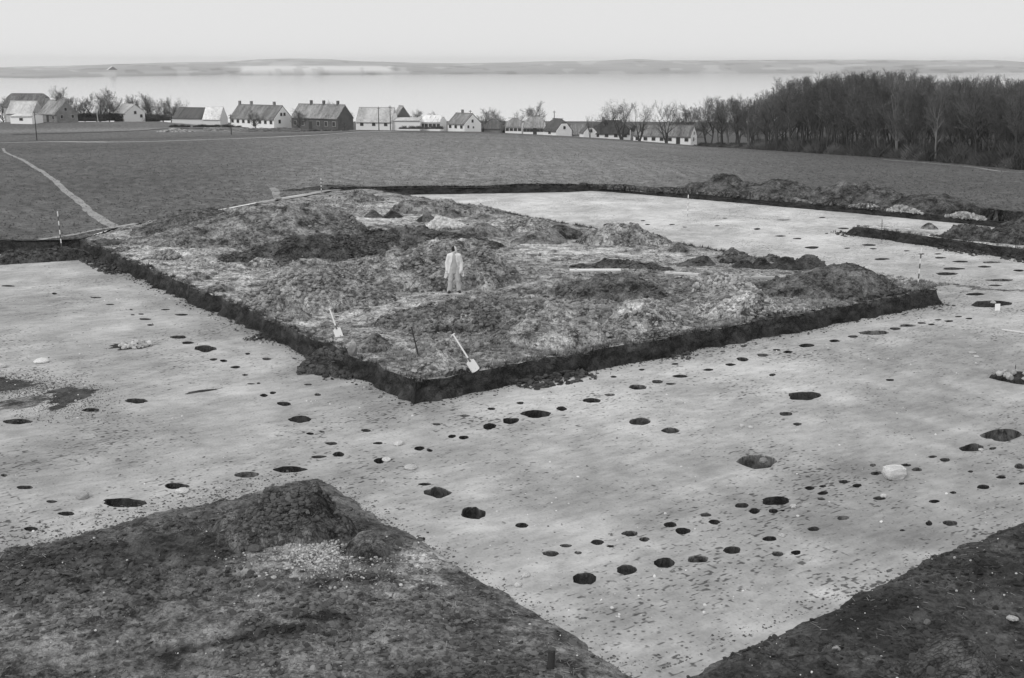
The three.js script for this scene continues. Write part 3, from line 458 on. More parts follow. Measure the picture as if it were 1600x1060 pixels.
heap('smooth twin-peaked heap whose left peak stands right of the largest heap', { l: 792, r: 878, fy: 383, px: 838, py: 358, k: 0.5, tone: 0.197, rough: 0.04 });
heap('smooth twin-peaked heap, right peak with darker right flank', { l: 832, r: 888, fy: 381, px: 858, py: 354, k: 0.6, tone: 0.171, rough: 0.04 });
heap('dark smooth heap behind the twin-peaked heap', { l: 846, r: 920, fy: 374, px: 872, py: 349, k: 0.5, tone: 0.115, rough: 0.04, prof: 0.9 });
heap('small dark pointed heap between the twin peaks and the pale stony bank', { l: 898, r: 938, fy: 380, px: 915, py: 364, k: 0.6, tone: 0.188, rough: 0.03 });
heap('long pale stony bank at the edge of the far floor', { l: 900, r: 1052, fy: 384, px: 955, py: 347, k: 0.28, tone: 0.290, rough: 0.16, lumps: 0.3, clods: 360, prof: 0.8 });
heap('pale stony bank behind the smooth round-topped heap', { l: 770, r: 880, fy: 362, px: 825, py: 339, k: 0.3, tone: 0.329, rough: 0.14, lumps: 0.3, clods: 160, prof: 0.8 });
heap('small smooth cone standing alone right of the pale stony bank', { l: 1042, r: 1080, fy: 393, px: 1060, py: 379, k: 0.7, tone: 0.115, rough: 0.02 });
// little pointed heaps at the back
[[568, 600, 340, 583, 327, 0.09, 'leftmost of the small pointed heaps on pale sand at the back'], [596, 632, 341, 613, 328, 0.08, 'second small pointed heap on pale sand at the back'], [648, 684, 346, 668, 331, 0.11, 'third small pointed heap in the back row, left of the white stones'], [680, 730, 341, 705, 326, 0.12, 'dark heap in the back row just behind the white stones'], [728, 780, 344, 752, 333, 0.14, 'low dull heap in the back row right of the white stones'], [640, 690, 335, 662, 322, 0.15, 'low flat heap at the back edge of the pale sand']].forEach(([l, r, fy, px, py, t, s]) => heap(s, { l, r, fy, px, py, k: 0.6, tone: t * 1.05, rough: 0.03, prof: 1.2 }));
heap('rough bank along the back edge of the island beside the far floor', { l: 600, r: 800, fy: 334, px: 650, py: 314, k: 0.2, tone: 0.222, rough: 0.2, lumps: 0.4, clods: 200, prof: 0.75 });
heap('low rough mound at the back corner of the island by the path', { l: 500, r: 605, fy: 316, px: 555, py: 297, k: 0.35, tone: 0.222, rough: 0.15, clods: 120, prof: 0.85 });
stoneHeap('heap of white stones among the small pointed heaps at the back', { l: 664, r: 732, fy: 358, px: 688, py: 338, k: 0.45, tone: 0.500, rough: 0.05 }, 900, 0.09, [0.34, 0.72]);
// row along the far side, right half
[[1050, 1122, 420, 1102, 399, 0.06, 'dark smooth heap at the left end of the row by the far floor'], [1116, 1190, 414, 1142, 386, 0.085, 'rough dark heap standing behind the row by the far floor'], [1136, 1186, 422, 1162, 405, 0.05, 'second dark heap in the row by the far floor'], [1168, 1216, 423, 1190, 401, 0.045, 'third dark heap in the row by the far floor'], [1196, 1262, 424, 1230, 400, 0.04, 'fourth dark heap in the row by the far floor'], [1232, 1300, 422, 1262, 396, 0.05, 'fifth and last dark heap in the row by the far floor'], [1186, 1225, 409, 1205, 397, 0.08, 'small brown heap peeping over the row by the far floor'], [1275, 1320, 415, 1297, 402, 0.07, 'small dark heap tucked against the big heap at the right end']].forEach(([l, r, fy, px, py, t, s], i) => heap(s, { l, r, fy, px, py, k: 0.7, tone: t * 1.25, rough: i === 1 ? 0.16 : 0.05, clods: i === 1 ? 160 : 10, prof: 1.05 }));
heap('big smooth heap with long left slope at the right end of the island', { l: 1170, r: 1440, fy: 470, px: 1325, py: 411, k: 0.42, tone: 0.115, rough: 0.12, lumps: 0.15, clods: 260, prof: 1.0, seed: 371 });
heap('rough brown shoulder at the far right tip of the island', { l: 1330, r: 1452, fy: 464, px: 1385, py: 429, k: 0.42, tone: 0.09, rough: 0.16, lumps: 0.3, clods: 260, prof: 0.8 });
stoneHeap('heap of pale field stones between the planks on the island', { l: 1080, r: 1190, fy: 458, px: 1122, py: 428, k: 0.45, tone: 0.426, rough: 0.06, prof: 0.9 }, 900, 0.07, [0.1, 0.5]);
// rough mounds in the front half of the island
heap('dark turf mound lying in front of the long plank', { l: 870, r: 1060, fy: 468, px: 950, py: 428, k: 0.4, tone: 0.115, rough: 0.26, lumps: 0.4, clods: 420, prof: 0.85 });
heap('dark strip of turf behind the long plank', { l: 885, r: 1060, fy: 424, px: 960, py: 406, k: 0.25, tone: 0.095, rough: 0.2, lumps: 0.4, clods: 240, prof: 0.8 });
heap('cloddy ridge right of the trodden path in front of the man', { l: 590, r: 860, fy: 520, px: 735, py: 466, k: 0.36, tone: 0.187, rough: 0.3, lumps: 0.4, clods: 900, prof: 0.85, seed: 381 });
heap('grey cloddy mound in the middle of the rough front half', { l: 760, r: 960, fy: 545, px: 850, py: 480, k: 0.5, tone: 0.274, rough: 0.32, lumps: 0.4, clods: 700, prof: 0.85 });
heap('pale grey lumpy mound right of the middle of the rough front half', { l: 935, r: 1120, fy: 530, px: 1010, py: 470, k: 0.5, tone: 0.353, rough: 0.28, lumps: 0.4, clods: 460, prof: 0.85 });
heap('smooth bright mound close to the front cut face', { l: 940, r: 1080, fy: 534, px: 1030, py: 476, k: 0.45, tone: 0.306, rough: 0.08, lumps: 0.15, clods: 120, prof: 1.0 });
heap('grassy pale bank along the front edge before the big right heap', { l: 1080, r: 1330, fy: 502, px: 1200, py: 456, k: 0.3, tone: 0.387, rough: 0.22, lumps: 0.35, clods: 500, prof: 0.8 });
// small heaps along the edges
[[424, 490, 503, 456, 474, 0.12, 'smooth brown cone below the left foot of the largest heap'], [486, 540, 523, 510, 500, 0.15, 'smooth cone behind the blade of the left shovel'], [545, 616, 550, 588, 520, 0.085, 'dark crumbly heap right of the left shovel'], [642, 742, 589, 688, 538, 0.2, 'large smooth heap with stones by the near corner of the island'], [672, 775, 556, 716, 520, 0.15, 'rough low heap behind the handle of the right shovel'], [150, 202, 395, 178, 385, 0.11, 'low smooth heap at the left end of the island'], [280, 330, 439, 305, 424, 0.12, 'low dark heap beside the left cut face'], [318, 368, 455, 340, 440, 0.14, 'low dark heap beside the left cut face, nearer one'], [125, 205, 384, 145, 374, 0.05, 'flat dark patch of turf beside the end of the footpath']].forEach(([l, r, fy, px, py, t, s], i) => heap(s, { l, r, fy, px, py, k: 0.75, tone: t * 1.6, rough: i === 4 ? 0.14 : 0.05, clods: i === 4 ? 160 : i === 3 ? 90 : 25, prof: 1.1 }));
stoneHeap('small heap of grey stones near the left end of the island', { l: 238, r: 284, fy: 405, px: 262, py: 390, k: 0.6, tone: 0.341, rough: 0.05 }, 160, 0.07, [0.12, 0.36]);
heap('dark heap of topsoil tumbled over the left cut face onto the floor', { l: 455, r: 592, fy: 586, px: 515, py: 541, k: 0.5, y0: 0, tone: 0.068, rough: 0.1, lumps: 0.25, clods: 420, prof: 1.0 });
// dark slumped soil in the end of the left trench
heap('slumped dark soil in the end of the left trench', { l: -60, r: 150, fy: 412, px: 60, py: 390, k: 0.16, y0: 0, tone: 0.068, rough: 0.18, lumps: 0.4, clods: 260, prof: 0.7 });
// heaps beyond the far floor
const FARHEAPS = [[510, 800, 297, 640, 290, 0.07, 0.12, 'dark turf bank along the far edge, left half'], [745, 912, 295, 830, 287, 0.075, 0.12, 'dark turf bank along the far edge, right half'], [1080, 1180, 298, 1130, 271, 0.09, 0.3, 'long low dark heap beyond the far cut, left of the round ones'], [1030, 1120, 305, 1064, 287, 0.16, 0.35, 'pale-crested heap beyond the far cut'], [1165, 1275, 306, 1222, 279, 0.095, 0.4, 'dark rounded heap beyond the far cut'], [1265, 1330, 308, 1292, 293, 0.12, 0.4, 'low heap between the two rounded heaps beyond the far cut'], [1285, 1410, 312, 1350, 283, 0.095, 0.4, 'largest dark rounded heap beyond the far cut'], [1100, 1240, 312, 1160, 293, 0.13, 0.3, 'lumpy grey bank in front of the rounded heaps beyond the far cut'], [1275, 1330, 322, 1300, 309, 0.13, 0.5, 'small dull heap left of the white heap by the far cut'], [1385, 1520, 328, 1445, 303, 0.075, 0.4, 'broad dark heap at right beyond the far cut'], [1470, 1640, 352, 1560, 305, 0.065, 0.4, 'dark mass of soil at the right edge beyond the far cut'], [1370, 1455, 331, 1415, 317, 0.12, 0.3, 'low dull heap behind the stony heaps by the far cut'], [920, 1040, 301, 980, 289, 0.16, 0.2, 'low grassy bank starting the heaps beyond the far cut']];
for (const [l, r, fy, px, py, t, k, s] of FARHEAPS) heap(s, { l: l - (r - l) * 0.22, r: r + (r - l) * 0.22, fy, px, py: py - 1, k: k * 1.15, tone: t * 1.05, rough: 0.2, lumps: 0.3, prof: 0.9, far: true, clods: 50, clod: 0.08 });
heap('smooth pale heap of sand at the corner of the far floor', { l: 886, r: 936, fy: 294, px: 910, py: 283.5, k: 0.6, tone: 0.500, rough: 0.05, prof: 1.1, far: true });
heap('smooth pale grey heap beside the far cut', { l: 1318, r: 1388, fy: 327, px: 1357, py: 307, k: 0.5, tone: 0.477, rough: 0.08, prof: 0.95, far: true });
stoneHeap('white stony heap beside the far cut, left one', { l: 1386, r: 1444, fy: 331, px: 1407, py: 313, k: 0.5, tone: 0.500, rough: 0.1, far: true }, 300, 0.1, [0.14, 0.46]);
stoneHeap('white stony heap beside the far cut, right one', { l: 1480, r: 1540, fy: 341, px: 1512, py: 326, k: 0.5, tone: 0.500, rough: 0.1, far: true }, 300, 0.1, [0.14, 0.46]);
heap('little dark cone between the white stony heaps', { l: 1415, r: 1450, fy: 335, px: 1433, py: 324, k: 0.6, tone: 0.171, rough: 0.06, far: true });
heap('small rounded heap on the pale strip before the far cut', { l: 1440, r: 1466, fy: 359, px: 1452, py: 348, k: 0.6, y0: 0, tone: 0.222, rough: 0.05, prof: 0.8 });
heap('dark heap spread over the baulk at the right', { l: 1450, r: 1590, fy: 379, px: 1500, py: 348, k: 0.35, y0: 0.45, baulk: true, tone: 0.095, rough: 0.22, lumps: 0.3, clods: 200, prof: 0.85 });
heap('dark rough bank at the right edge behind the baulk', { l: 1540, r: 1680, fy: 385, px: 1610, py: 340, k: 0.35, y0: 0.45, baulk: true, tone: 0.074, rough: 0.25, lumps: 0.3, clods: 200, prof: 0.8 });
// heaps in the foreground
heap('rough cloddy mound at the top of the left foreground bank', { l: 330, r: 575, fy: 862, px: 440, py: 772, k: 0.55, y0: 0.32, tone: 0.102, rough: 0.24, lumps: 0.5, clods: 1600, prof: 0.7, clod: 0.05, seed: 401, na: 190, nr: 84 });
heap('smooth round grey mound right of the white pebbles', { l: 535, r: 612, fy: 874, px: 572, py: 832, k: 0.8, y0: 0.32, tone: 0.115, rough: 0.05, prof: 0.8 });
heap('smooth dark mound at the bottom right corner', { l: 1410, r: 1580, fy: 1085, px: 1488, py: 985, k: 0.6, y0: 0.28, tone: 0.074, rough: 0.06, clods: 60, clod: 0.05, prof: 1.0 });

// ------------------------------------------------------------------ STUFF: clods, crumbs, pebbles, straw
stuff(instanced(clodGeo, white, clodSpots), 'soil_clods', 'loose soil clods strewn over the heaps and along the cuts', 'clods');
{
  const r = rng(12), dark = [], pale = [];
  const inFloor = (u, v) => (v > 11 && u > 12.2 && (u < 26.3 || v > 39.2) && v < 58) || (u > 22.8 && v < 15.4 && u < 58) ;
  for (let i = 0; i < 21000; i++) {
    const az = (r() - 0.5) * 0.95, d = 16 + 62 * Math.pow(r(), 1.3), x = Math.sin(az) * d, z = -Math.cos(az) * d, [u, v] = toUV(x, z);
    if (!inFloor(u, v) || inHole(x, z)) continue; const n = fbm(x * 0.35, z * 0.35, 55, 3);
    if (r() > sstep(0.32, 0.62, n) * 0.8 + 0.15 || (d < 30 && r() < 0.45)) continue;
    if (r() < 0.72) dark.push([x, 0.0, z, 0.007 + 0.018 * r() ** 4, 0.12 + 0.18 * r(), 2.0]); else pale.push([x, 0.0, z, 0.006 + 0.028 * r() ** 5, 0.45 + 0.3 * r(), 1.2]);
  }
  // darker crumbs round the stains and along the front bank
  for (let i = 0; i < 5200; i++) { const k = i % 2, p = k ? G(95 + (r() + r() + r() - 1.5) * 85, 622 + (r() + r() + r() - 1.5) * 34) : G(20 + (r() + r() + r() - 1.5) * 75, 601 + (r() + r() + r() - 1.5) * 20); dark.push([p.x, 0, p.z, 0.006 + 0.016 * r() ** 2, 0.05 + 0.05 * r(), 1.4]); }
  for (let i = 0; i < 5200; i++) { const t = r(), u = 22.3 + 1.3 * r() ** 2.4, v = -7 + 17.6 * t, [x, z] = toW(u, v); dark.push([x, 0, z, 0.007 + 0.022 * r() ** 3, 0.05 + 0.07 * r(), 1.3]); }
  for (let i = 0; i < 1400; i++) { const u = 12 + 10.5 * r(), v = 10.65 + 0.5 * r() ** 3, [x, z] = toW(u, v); dark.push([x, 0, z, 0.006 + 0.02 * r() ** 3, 0.06 + 0.09 * r(), 1.3]); }
  for (let i = 0; i < 700; i++) { const u = 11.9 + 0.4 * r() ** 3, v = 11 + 14 * r(), [x, z] = toW(u, v); dark.push([x, 0, z, 0.006 + 0.02 * r() ** 3, 0.06 + 0.08 * r(), 1.3]); }
  stuff(instanced(clodGeo, white, dark), 'soil_crumbs', 'dark crumbs of soil scattered over the pale floor', 'crumbs');
  stuff(instanced(pebbleGeo, white, pale), 'pebbles', 'pale pebbles scattered over the excavated floor', 'pebbles');
  // foreground banks: clods, pebbles, straw
  const cl = [], pb = [], straw = [];
  for (let i = 0; i < 120000; i++) { const right = r() < 0.35, u = right ? 6 + 6.6 * r() : 9 + 13.5 * r(), v = right ? 11 + 13 * r() : -5 + 15.6 * r(), [x, z] = toW(u, v), y = right ? frH(u, v, x, z) : flH(u, v, x, z), t = right ? frTone(u, v, x, z) : flTone(u, v, x, z);
    if (y < 0.05) continue; const q = r();
    if (q < 0.80) { if (r() > sstep(0.38, 0.62, fbm(x * 0.8, z * 0.8, 63, 3)) * 0.9 + 0.1) continue; cl.push([x, y, z, 0.009 + 0.055 * r() ** 6, t * (r() < 0.55 ? 0.3 + 0.5 * r() : 0.75 + 0.6 * r()), 1.35]); }
    else if (q < 0.812) pb.push([x, y + 0.004, z, 0.004 + 0.018 * r() ** 4, 0.3 + 0.4 * r(), 1.2]);
    else if (r() < sstep(0.42, 0.6, fbm(x * 0.6, z * 0.6, 88, 2)) * 0.6 + 0.05 && (!right || r() < 0.3)) straw.push([x, y + 0.010, z, 0.05 + 0.14 * r() ** 2, 0.10 + 0.24 * r() ** 2]); }
  // the patch of white pebbles
  for (let i = 0; i < 1500; i++) { const a = r() * 6.28, q = Math.sqrt(-Math.log(1 - r() * 0.92)) * 0.7, p = G(496 + Math.cos(a) * q * 50, 858 + Math.sin(a) * q * 30, 0.45), [u, v] = toUV(p.x, p.z); pb.push([p.x, flH(u, v, p.x, p.z) + 0.012, p.z, 0.005 + 0.022 * r() ** 3, 0.2 + 0.4 * r(), 1.3]); }
  for (let i = 0; i < 900; i++) { const p = G(500 + (r() + r() + r() - 1.5) * 130, 868 + (r() + r() - 1) * 44, 0.45), [u, v] = toUV(p.x, p.z); pb.push([p.x, flH(u, v, p.x, p.z) + 0.012, p.z, 0.005 + 0.022 * r() ** 3, 0.2 + 0.35 * r(), 1.3]); }
  stuff(instanced(clodGeo, white, cl), 'soil_clods', 'small clods of dark soil on the foreground banks', 'clods');
  stuff(instanced(pebbleGeo, white, pb), 'pebbles', 'white pebbles in the dark soil of the foreground banks', 'pebbles');
  const sg = new THREE.CylinderGeometry(0.03, 0.02, 1, 4); sg.rotateZ(Math.PI / 2);
  const sm = new THREE.InstancedMesh(sg, white, straw.length), o = new THREE.Object3D(), c = new THREE.Color();
  straw.forEach(([x, y, z, s, t], i) => { o.position.set(x, y, z); o.rotation.set(0, r() * 6.28, (r() - 0.5) * 0.5); o.scale.set(s, 0.13 + 0.1 * r(), 0.13 + 0.1 * r()); o.updateMatrix(); sm.setMatrixAt(i, o.matrix); c.setRGB(t, t, t); sm.setColorAt(i, c); });
  stuff(sm, 'straw', 'pale straw and dead stalks on the dark foreground soil', 'straw');
}

// grass tufts: on the rims of the cuts, and over the tilled field
{
  const r = rng(606), P = [], I = [];
  for (let i = 0; i < 26; i++) { const a = r() * 6.28, e = 0.1 + r() * 1.3, l = 0.6 + 0.6 * r(), bx = (r() - 0.5) * 0.7, bz = (r() - 0.5) * 0.7, w = 0.06, o = P.length / 3; P.push(bx - w * Math.sin(a), 0, bz + w * Math.cos(a), bx + w * Math.sin(a), 0, bz - w * Math.cos(a), bx + Math.cos(a) * Math.cos(e) * l, Math.sin(e) * l - 0.1, bz + Math.sin(a) * Math.cos(e) * l); I.push(o, o + 1, o + 2); }
  const tuft = geom(P, I), mat = grey(1, 1);
  const mk = (list, name, label, cat) => { const m = new THREE.InstancedMesh(tuft, mat, list.length), o = new THREE.Object3D(), c = new THREE.Color(); list.forEach(([x, y, z, s, t], i) => { o.position.set(x, y, z); o.rotation.set((r() - 0.5) * 0.5, r() * 6.28, (r() - 0.5) * 0.5); o.scale.setScalar(s); o.updateMatrix(); m.setMatrixAt(i, o.matrix); c.setRGB(t, t, t); m.setColorAt(i, c); }); stuff(m, name, label, cat); };
  for (let i = 0; i < 5000; i++) { const u = 26.8 + 3.4 * r() ** 1.6, v = 16 + 24 * r(), [x, z] = toW(u, v), [t, a] = zone(ISZ, x, z, [0.26, 0.08]); fringe.push([x, islandH(u, v, x, z), z, 0.05 + 0.1 * r(), t * (0.5 + 1.0 * r())]); }
  mk(fringe, 'rim_grass', 'withered grass along the rim of the island', 'grass');
  const L = []; const FG = az => 1 + 0.7 * sstep(-0.3, -0.1, az) * sstep(0.28, 0.06, az); for (let i = 0; i < 60000; i++) { const az = (r() - 0.5) * 0.92, d0 = look(rimT, az, 1), d1 = look(edge1, az, 1), d = lerp(d0 + 0.3, d1, Math.pow(r(), 1.5)), x = Math.sin(az) * d, z = -Math.cos(az) * d; L.push([x, fieldH(az, d) - 0.01, z, 0.05 + 0.11 * r() ** 2, (0.07 + 0.13 * r()) * FG(az)]); }  // tufts carry the same painted mid-field brightening
  mk(L, 'field_grass', 'short dull grass and stubble over the field', 'grass');
}

// ------------------------------------------------------------------ paths
function ribbon(pts, width, name, label, alb, lift = 0.03, seed = 1, fixedY) {
  const curve = new THREE.CatmullRomCurve3(pts), n = Math.round(curve.getLength() / 0.5), P = [], U = [], I = [], C = 5; let L = 0;
  for (let i = 0; i <= n; i++) {
    const p = curve.getPointAt(i / n), t = curve.getTangentAt(i / n), nx = -t.z, nz = t.x, l = Math.hypot(nx, nz), w = width(i / n) * (0.75 + 0.5 * fbm(i * 0.22, 1, seed, 3));
    for (let k = 0; k < C; k++) { const s = (k / (C - 1) - 0.5) * w + 0.2 * (fbm(i * 0.15, 9, seed, 2) - 0.5), x = p.x + nx / l * s, z = p.z + nz / l * s; P.push(x, fixedY ?? (fieldY(x, z) + lift * 0.5), z); U.push(s / SAND.tile, i * 0.5 / SAND.tile); }
  }
  for (let i = 0; i < n; i++) for (let k = 0; k < C - 1; k++) { const a = i * C + k; I.push(a, a + 1, a + C, a + 1, a + C + 1, a + C); }
  struct(new THREE.Mesh(up(geom(P, I, U)), earth(SAND, alb, 0.03)), name, label);
}
ribbon([[4, 232], [8, 238], [38, 252], [62, 267], [86, 283], [103, 300], [122, 313], [136, 327], [152, 341], [175, 354], [184, 356.5]].map(a => onField(...a)), t => 0.42 + 0.12 * t, 'path', 'narrow pale footpath winding across the field', 0.29, 0.035, 3);
ribbon([[62, 375.2], [100, 370], [150, 361], [184, 355.4], [212, 350]].map(a => onField(...a)), () => 0.5, 'path', 'trodden pale path above the end of the left trench', 0.32, 0.04, 4);
ribbon([[400, 318], [440, 311.5], [470, 307], [505, 299.5], [530, 296.5]].map(a => onField(...a)), () => 0.6, 'path', 'trodden pale path along the back rim of the island', 0.34, 0.04, 14);
ribbon([[-60, 223.5], [60, 222.3], [200, 222.3], [300, 219.5], [400, 216], [500, 211.2], [560, 206.5], [620, 206]].map(a => onField(...a)), () => 3.4, 'road', 'pale farm track running in front of the village', 0.46, 0.12, 5);
ribbon([[20, 210.5], [90, 208.6], [160, 206.5], [225, 204], [262, 201.5], [300, 201.5], [318, 202]].map(a => onField(...a)), () => 2.2, 'ditch', 'dark ditch line across the pale meadow before the village', 0.05, 0.1, 15);
ribbon([[1380, 249.5], [1450, 255], [1520, 261.5], [1575, 269], [1640, 272]].map(a => onField(...a)), () => 0.8, 'path', 'faint pale track below the wood at the right', 0.26, 0.05, 6);
ribbon([[423, 294], [430, 300], [433, 308], [436, 314]].map(a => onField(...a)), () => 0.5, 'path', 'short pale spur path joining the rim path', 0.27, 0.04, 8);

// ------------------------------------------------------------------ water and the far shore
{ const P = [], U = [], I = [], N = 40; for (let i = 0; i <= N; i++) { const a = lerp(-0.8, 0.8, i / N); for (const d of [600, 4400]) { P.push(Math.sin(a) * d, SEA, -Math.cos(a) * d); U.push(Math.sin(a) * d / 40, Math.cos(a) * d / 40); } } for (let i = 0; i < N; i++) I.push(2 * i, 2 * i + 2, 2 * i + 1, 2 * i + 2, 2 * i + 3, 2 * i + 1);
  struct(new THREE.Mesh(up(geom(P, I, U)), new THREE.MeshStandardMaterial({ color: new THREE.Color().setRGB(0.97, 0.97, 0.97), roughness: 0.08, metalness: 0.8, side: THREE.DoubleSide })), 'water', 'pale still fjord behind the village'); }
{
  const ridge = [[-400, 108], [0, 104], [100, 102.5], [180, 100], [270, 97.5], [350, 96.5], [400, 93.5], [450, 91.5], [520, 93], [560, 95.5], [650, 98], [720, 98.6], [800, 97.6], [850, 96], [900, 95.5], [950, 94.5], [990, 92.6], [1005, 92.8], [1040, 94.6], [1120, 94.2], [1250, 93.6], [1380, 93.4], [1440, 94.6], [1520, 93.6], [1570, 95], [1600, 97], [2000, 97]];
  const shore = [[-400, 121], [0, 119], [60, 120], [200, 117.5], [330, 116.2], [350, 114.8], [375, 116], [600, 115.5], [800, 115], [1200, 113.5], [1600, 112], [2000, 112]];
  const lin = (T, x) => { for (let i = 1; i < T.length; i++) if (x <= T[i][0]) return lerp(T[i - 1][1], T[i][1], clamp((x - T[i - 1][0]) / (T[i][0] - T[i - 1][0]))); return T[T.length - 1][1]; };
  const P = [], C = [], I = [], NX = 480, NR = 18;
  for (let i = 0; i <= NX; i++) {
    const px = lerp(-350, 1950, i / NX), ds = (EYE - SEA) / Math.tan((lin(shore, px) - 98) / 1880), ry = lin(ridge, px) + 0.5 * (fbm(px * 0.06, 3, 9, 3) - 0.5), dR = ds + 1500;
    const base = atD(px, 98, 1000), az = Math.atan2(base.x, -base.z), hR = EYE + (98 - ry) / 1880 * dR;
    const inCliff = sstep(370, 382, px) * sstep(618, 606, px);
    for (let k = 0; k <= NR; k++) {
      const t = k / NR, d = lerp(ds, dR, t);
      let y = lerp(SEA - 0.3, hR, Math.pow(t, 0.75));
      if (t > 0) y = lerp(y, SEA + (hR - SEA) * (0.34 + 0.25 * t), inCliff * sstep(0.0, 0.06, t) * (1 - sstep(0.2, 0.5, t)) * 0.9);
      if (k === NR) y = hR;
      P.push(Math.sin(az) * d, y, -Math.cos(az) * d);
      const pyy = 98 - (y - EYE) / d * 1880;
      let c = 0.33 + 0.20 * (fbm(px * 0.018, t * 7, 19, 3) - 0.5) + 0.12 * t;
      if (vn(px * 0.035, t * 5, 29) > 0.74) c += 0.12; if (vn(px * 0.05, t * 9, 39) > 0.8) c -= 0.12;
      c -= 0.06 * sstep(0.12, 0, t);
      c = lerp(c, 0.75 - 0.18 * (vn(px * 0.09, t * 4, 7) > 0.82), inCliff * sstep(113.6, 112.9, pyy) * sstep(102.0, 103.4, pyy));
      C.push(c, c, c);
    }
  }
  for (let i = 0; i < NX; i++) for (let k = 0; k < NR; k++) { const a = i * (NR + 1) + k; I.push(a, a + NR + 1, a + 1, a + 1, a + NR + 1, a + NR + 2); }
  struct(new THREE.Mesh(geom(P, I, null, C), new THREE.MeshStandardMaterial({ color: 0xffffff, roughness: 1, vertexColors: true, side: THREE.DoubleSide })), 'hills', 'low hazy hills on the far side of the fjord with a pale bluff');
}

// ------------------------------------------------------------------ BUILDINGS
const WINDARK = grey(0.03, 0.5), FRAME = grey(0.5), WOOD = grey(0.05);
function uvd(g, k = 3) { const p = g.attributes.position, n = g.attributes.normal, u = []; for (let i = 0; i < p.count; i++) u.push((Math.abs(n.getX(i)) > 0.7 ? p.getZ(i) : p.getX(i)) / k, (p.getY(i) + (Math.abs(n.getY(i)) > 0.3 ? 0.6 * p.getZ(i) : 0)) / k); g.setAttribute('uv', new THREE.Float32BufferAttribute(u, 2)); return g; }
const tones = {}; const tone = v => tones[v] ||= grey(v, 0.95);
const roofs = {}, plasters = {}; const roofM = v => roofs[v] ||= earth(v > 0.4 ? SAND : TURF, v, 0.02), plaster = v => v > 0.5 ? tone(v) : (plasters[v] ||= earth(SAND, v, 0.01));
const boxG = (w, h, d, x, y, z) => new THREE.BoxGeometry(w, h, d).translate(x, y, z);
// px, py, D: foot of the corner between the front and the right gable; Lp, Wp: seen length of front and gable; turn in degrees; eave and ridge heights as seen
function house(label, cat, { name = 'farmhouse', px, py, D, Lp, Wp, th = 35, ep, rp, roof = 'gable', wall = 0.72, gable, rt = 0.16, win = 3, door = -1, gw = [], chim = [], hip = 0.3, winTone }) {
  const k = D / 1880, t = th * Math.PI / 180, L = Lp * k / Math.cos(t), W = Wp ? Wp * k / Math.sin(t) : 6.5, eh = ep * k, rh = rp * k;
  const c = atD(px, py, D), g = new THREE.Group(), r = -t;
  const lx = L / 2, lz = W / 2, ox = lx * Math.cos(r) + lz * Math.sin(r), oz = -lx * Math.sin(r) + lz * Math.cos(r);
  g.position.set(c.x - ox, c.y, c.z - oz); g.rotation.y = r;
  const prof = roof === 'gable' ? [[-lz, eh], [0, rh], [lz, eh]] : [[-lz, eh], [-lz * hip, lerp(rh, eh, hip)], [lz * hip, lerp(rh, eh, hip)], [lz, eh]];
  const pts = []; for (const x of [-lx, lx]) { pts.push([x, -1, -lz], [x, -1, lz]); for (const [z, y] of prof) pts.push([x, y - 0.06, z * 0.99]); }
  const V = a => a.map(p => new THREE.Vector3(...p));
  part('wall', uvd(new ConvexGeometry(V(pts)), 9), plaster(wall), g);
  if (gable !== undefined) { const gp = []; for (const x of [lx, lx + 0.03]) { gp.push([x, -0.9, -lz + 0.01], [x, -0.9, lz - 0.01]); for (const [z, y] of prof) gp.push([x, y - 0.1, z * 0.97]); } part('gable', uvd(new ConvexGeometry(V(gp)), 9), plaster(gable), g); }
  const o = 0.35, sl = (rh - eh) / lz, R = [];
  for (const s of [-1, 1]) {
    const e = lx - 0.03;
    R.push([s * e, eh - o * sl + 0.02, lz + o], [s * e, eh - o * sl + 0.02, -lz - o], [s * e, eh - o * sl + 0.2, lz + o], [s * e, eh - o * sl + 0.2, -lz - o]);
    if (roof === 'gable') R.push([s * (lx + 0.02), rh + 0.2, 0]);
    else { const hy = lerp(rh, eh, hip) + 0.18; R.push([s * (lx - 0.02), hy, lz * hip], [s * (lx - 0.02), hy, -lz * hip], [s * (lx - lz * hip * 1.1), rh + 0.2, 0]); }
  }
  const rf = part('roof', uvd(new ConvexGeometry(V(R)), 16), roofM(rt), g);
  part('roof_ridge', boxG(L * (roof === 'gable' ? 0.995 : 0.8), 0.16, 0.35, 0, rh + 0.2, 0), tone(rt * 1.25), rf);
  for (const f of chim) part('chimney', boxG(0.6, 1.5, 0.6, lerp(-lx, lx, f), rh + 0.45, 0), tone(wall > 0.5 ? 0.22 : 0.12), rf);
  const wn = (x, y, z, w, h, side) => { const gx = side ? 0.08 : w, gz = side ? w : 0.08; const m = part('window', boxG(gx + (side ? 0 : 0.16), h + 0.16, gz + (side ? 0.16 : 0), x, y, z), FRAME, g); part('pane', boxG(side ? 0.1 : w, h, side ? w : 0.1, x + (side ? 0.02 : 0), y, z + (side ? 0 : 0.02)), WINDARK, m); };
  const wy = Math.min(eh * 0.56, 1.5), wh = clamp(eh * 0.4, 0.7, 1.2);
  for (let i = 0; i < win; i++) { const x = lerp(-lx, lx, (i + 0.5) / win); if (i === door) part('door', boxG(1.1, Math.min(2, eh * 0.85), 0.1, x, Math.min(1, eh * 0.42), lz + 0.02), WOOD, g); else wn(x, wy, lz + 0.02, 0.95, wh, false); }
  for (const [zf, yf, s = 0.9] of gw) wn(lx + 0.05, rh * yf, zf * lz, s * 0.85, s, true);
  return tag(g, name, label, cat, 'buildings of the village by the fjord');
}
const H_ = house;
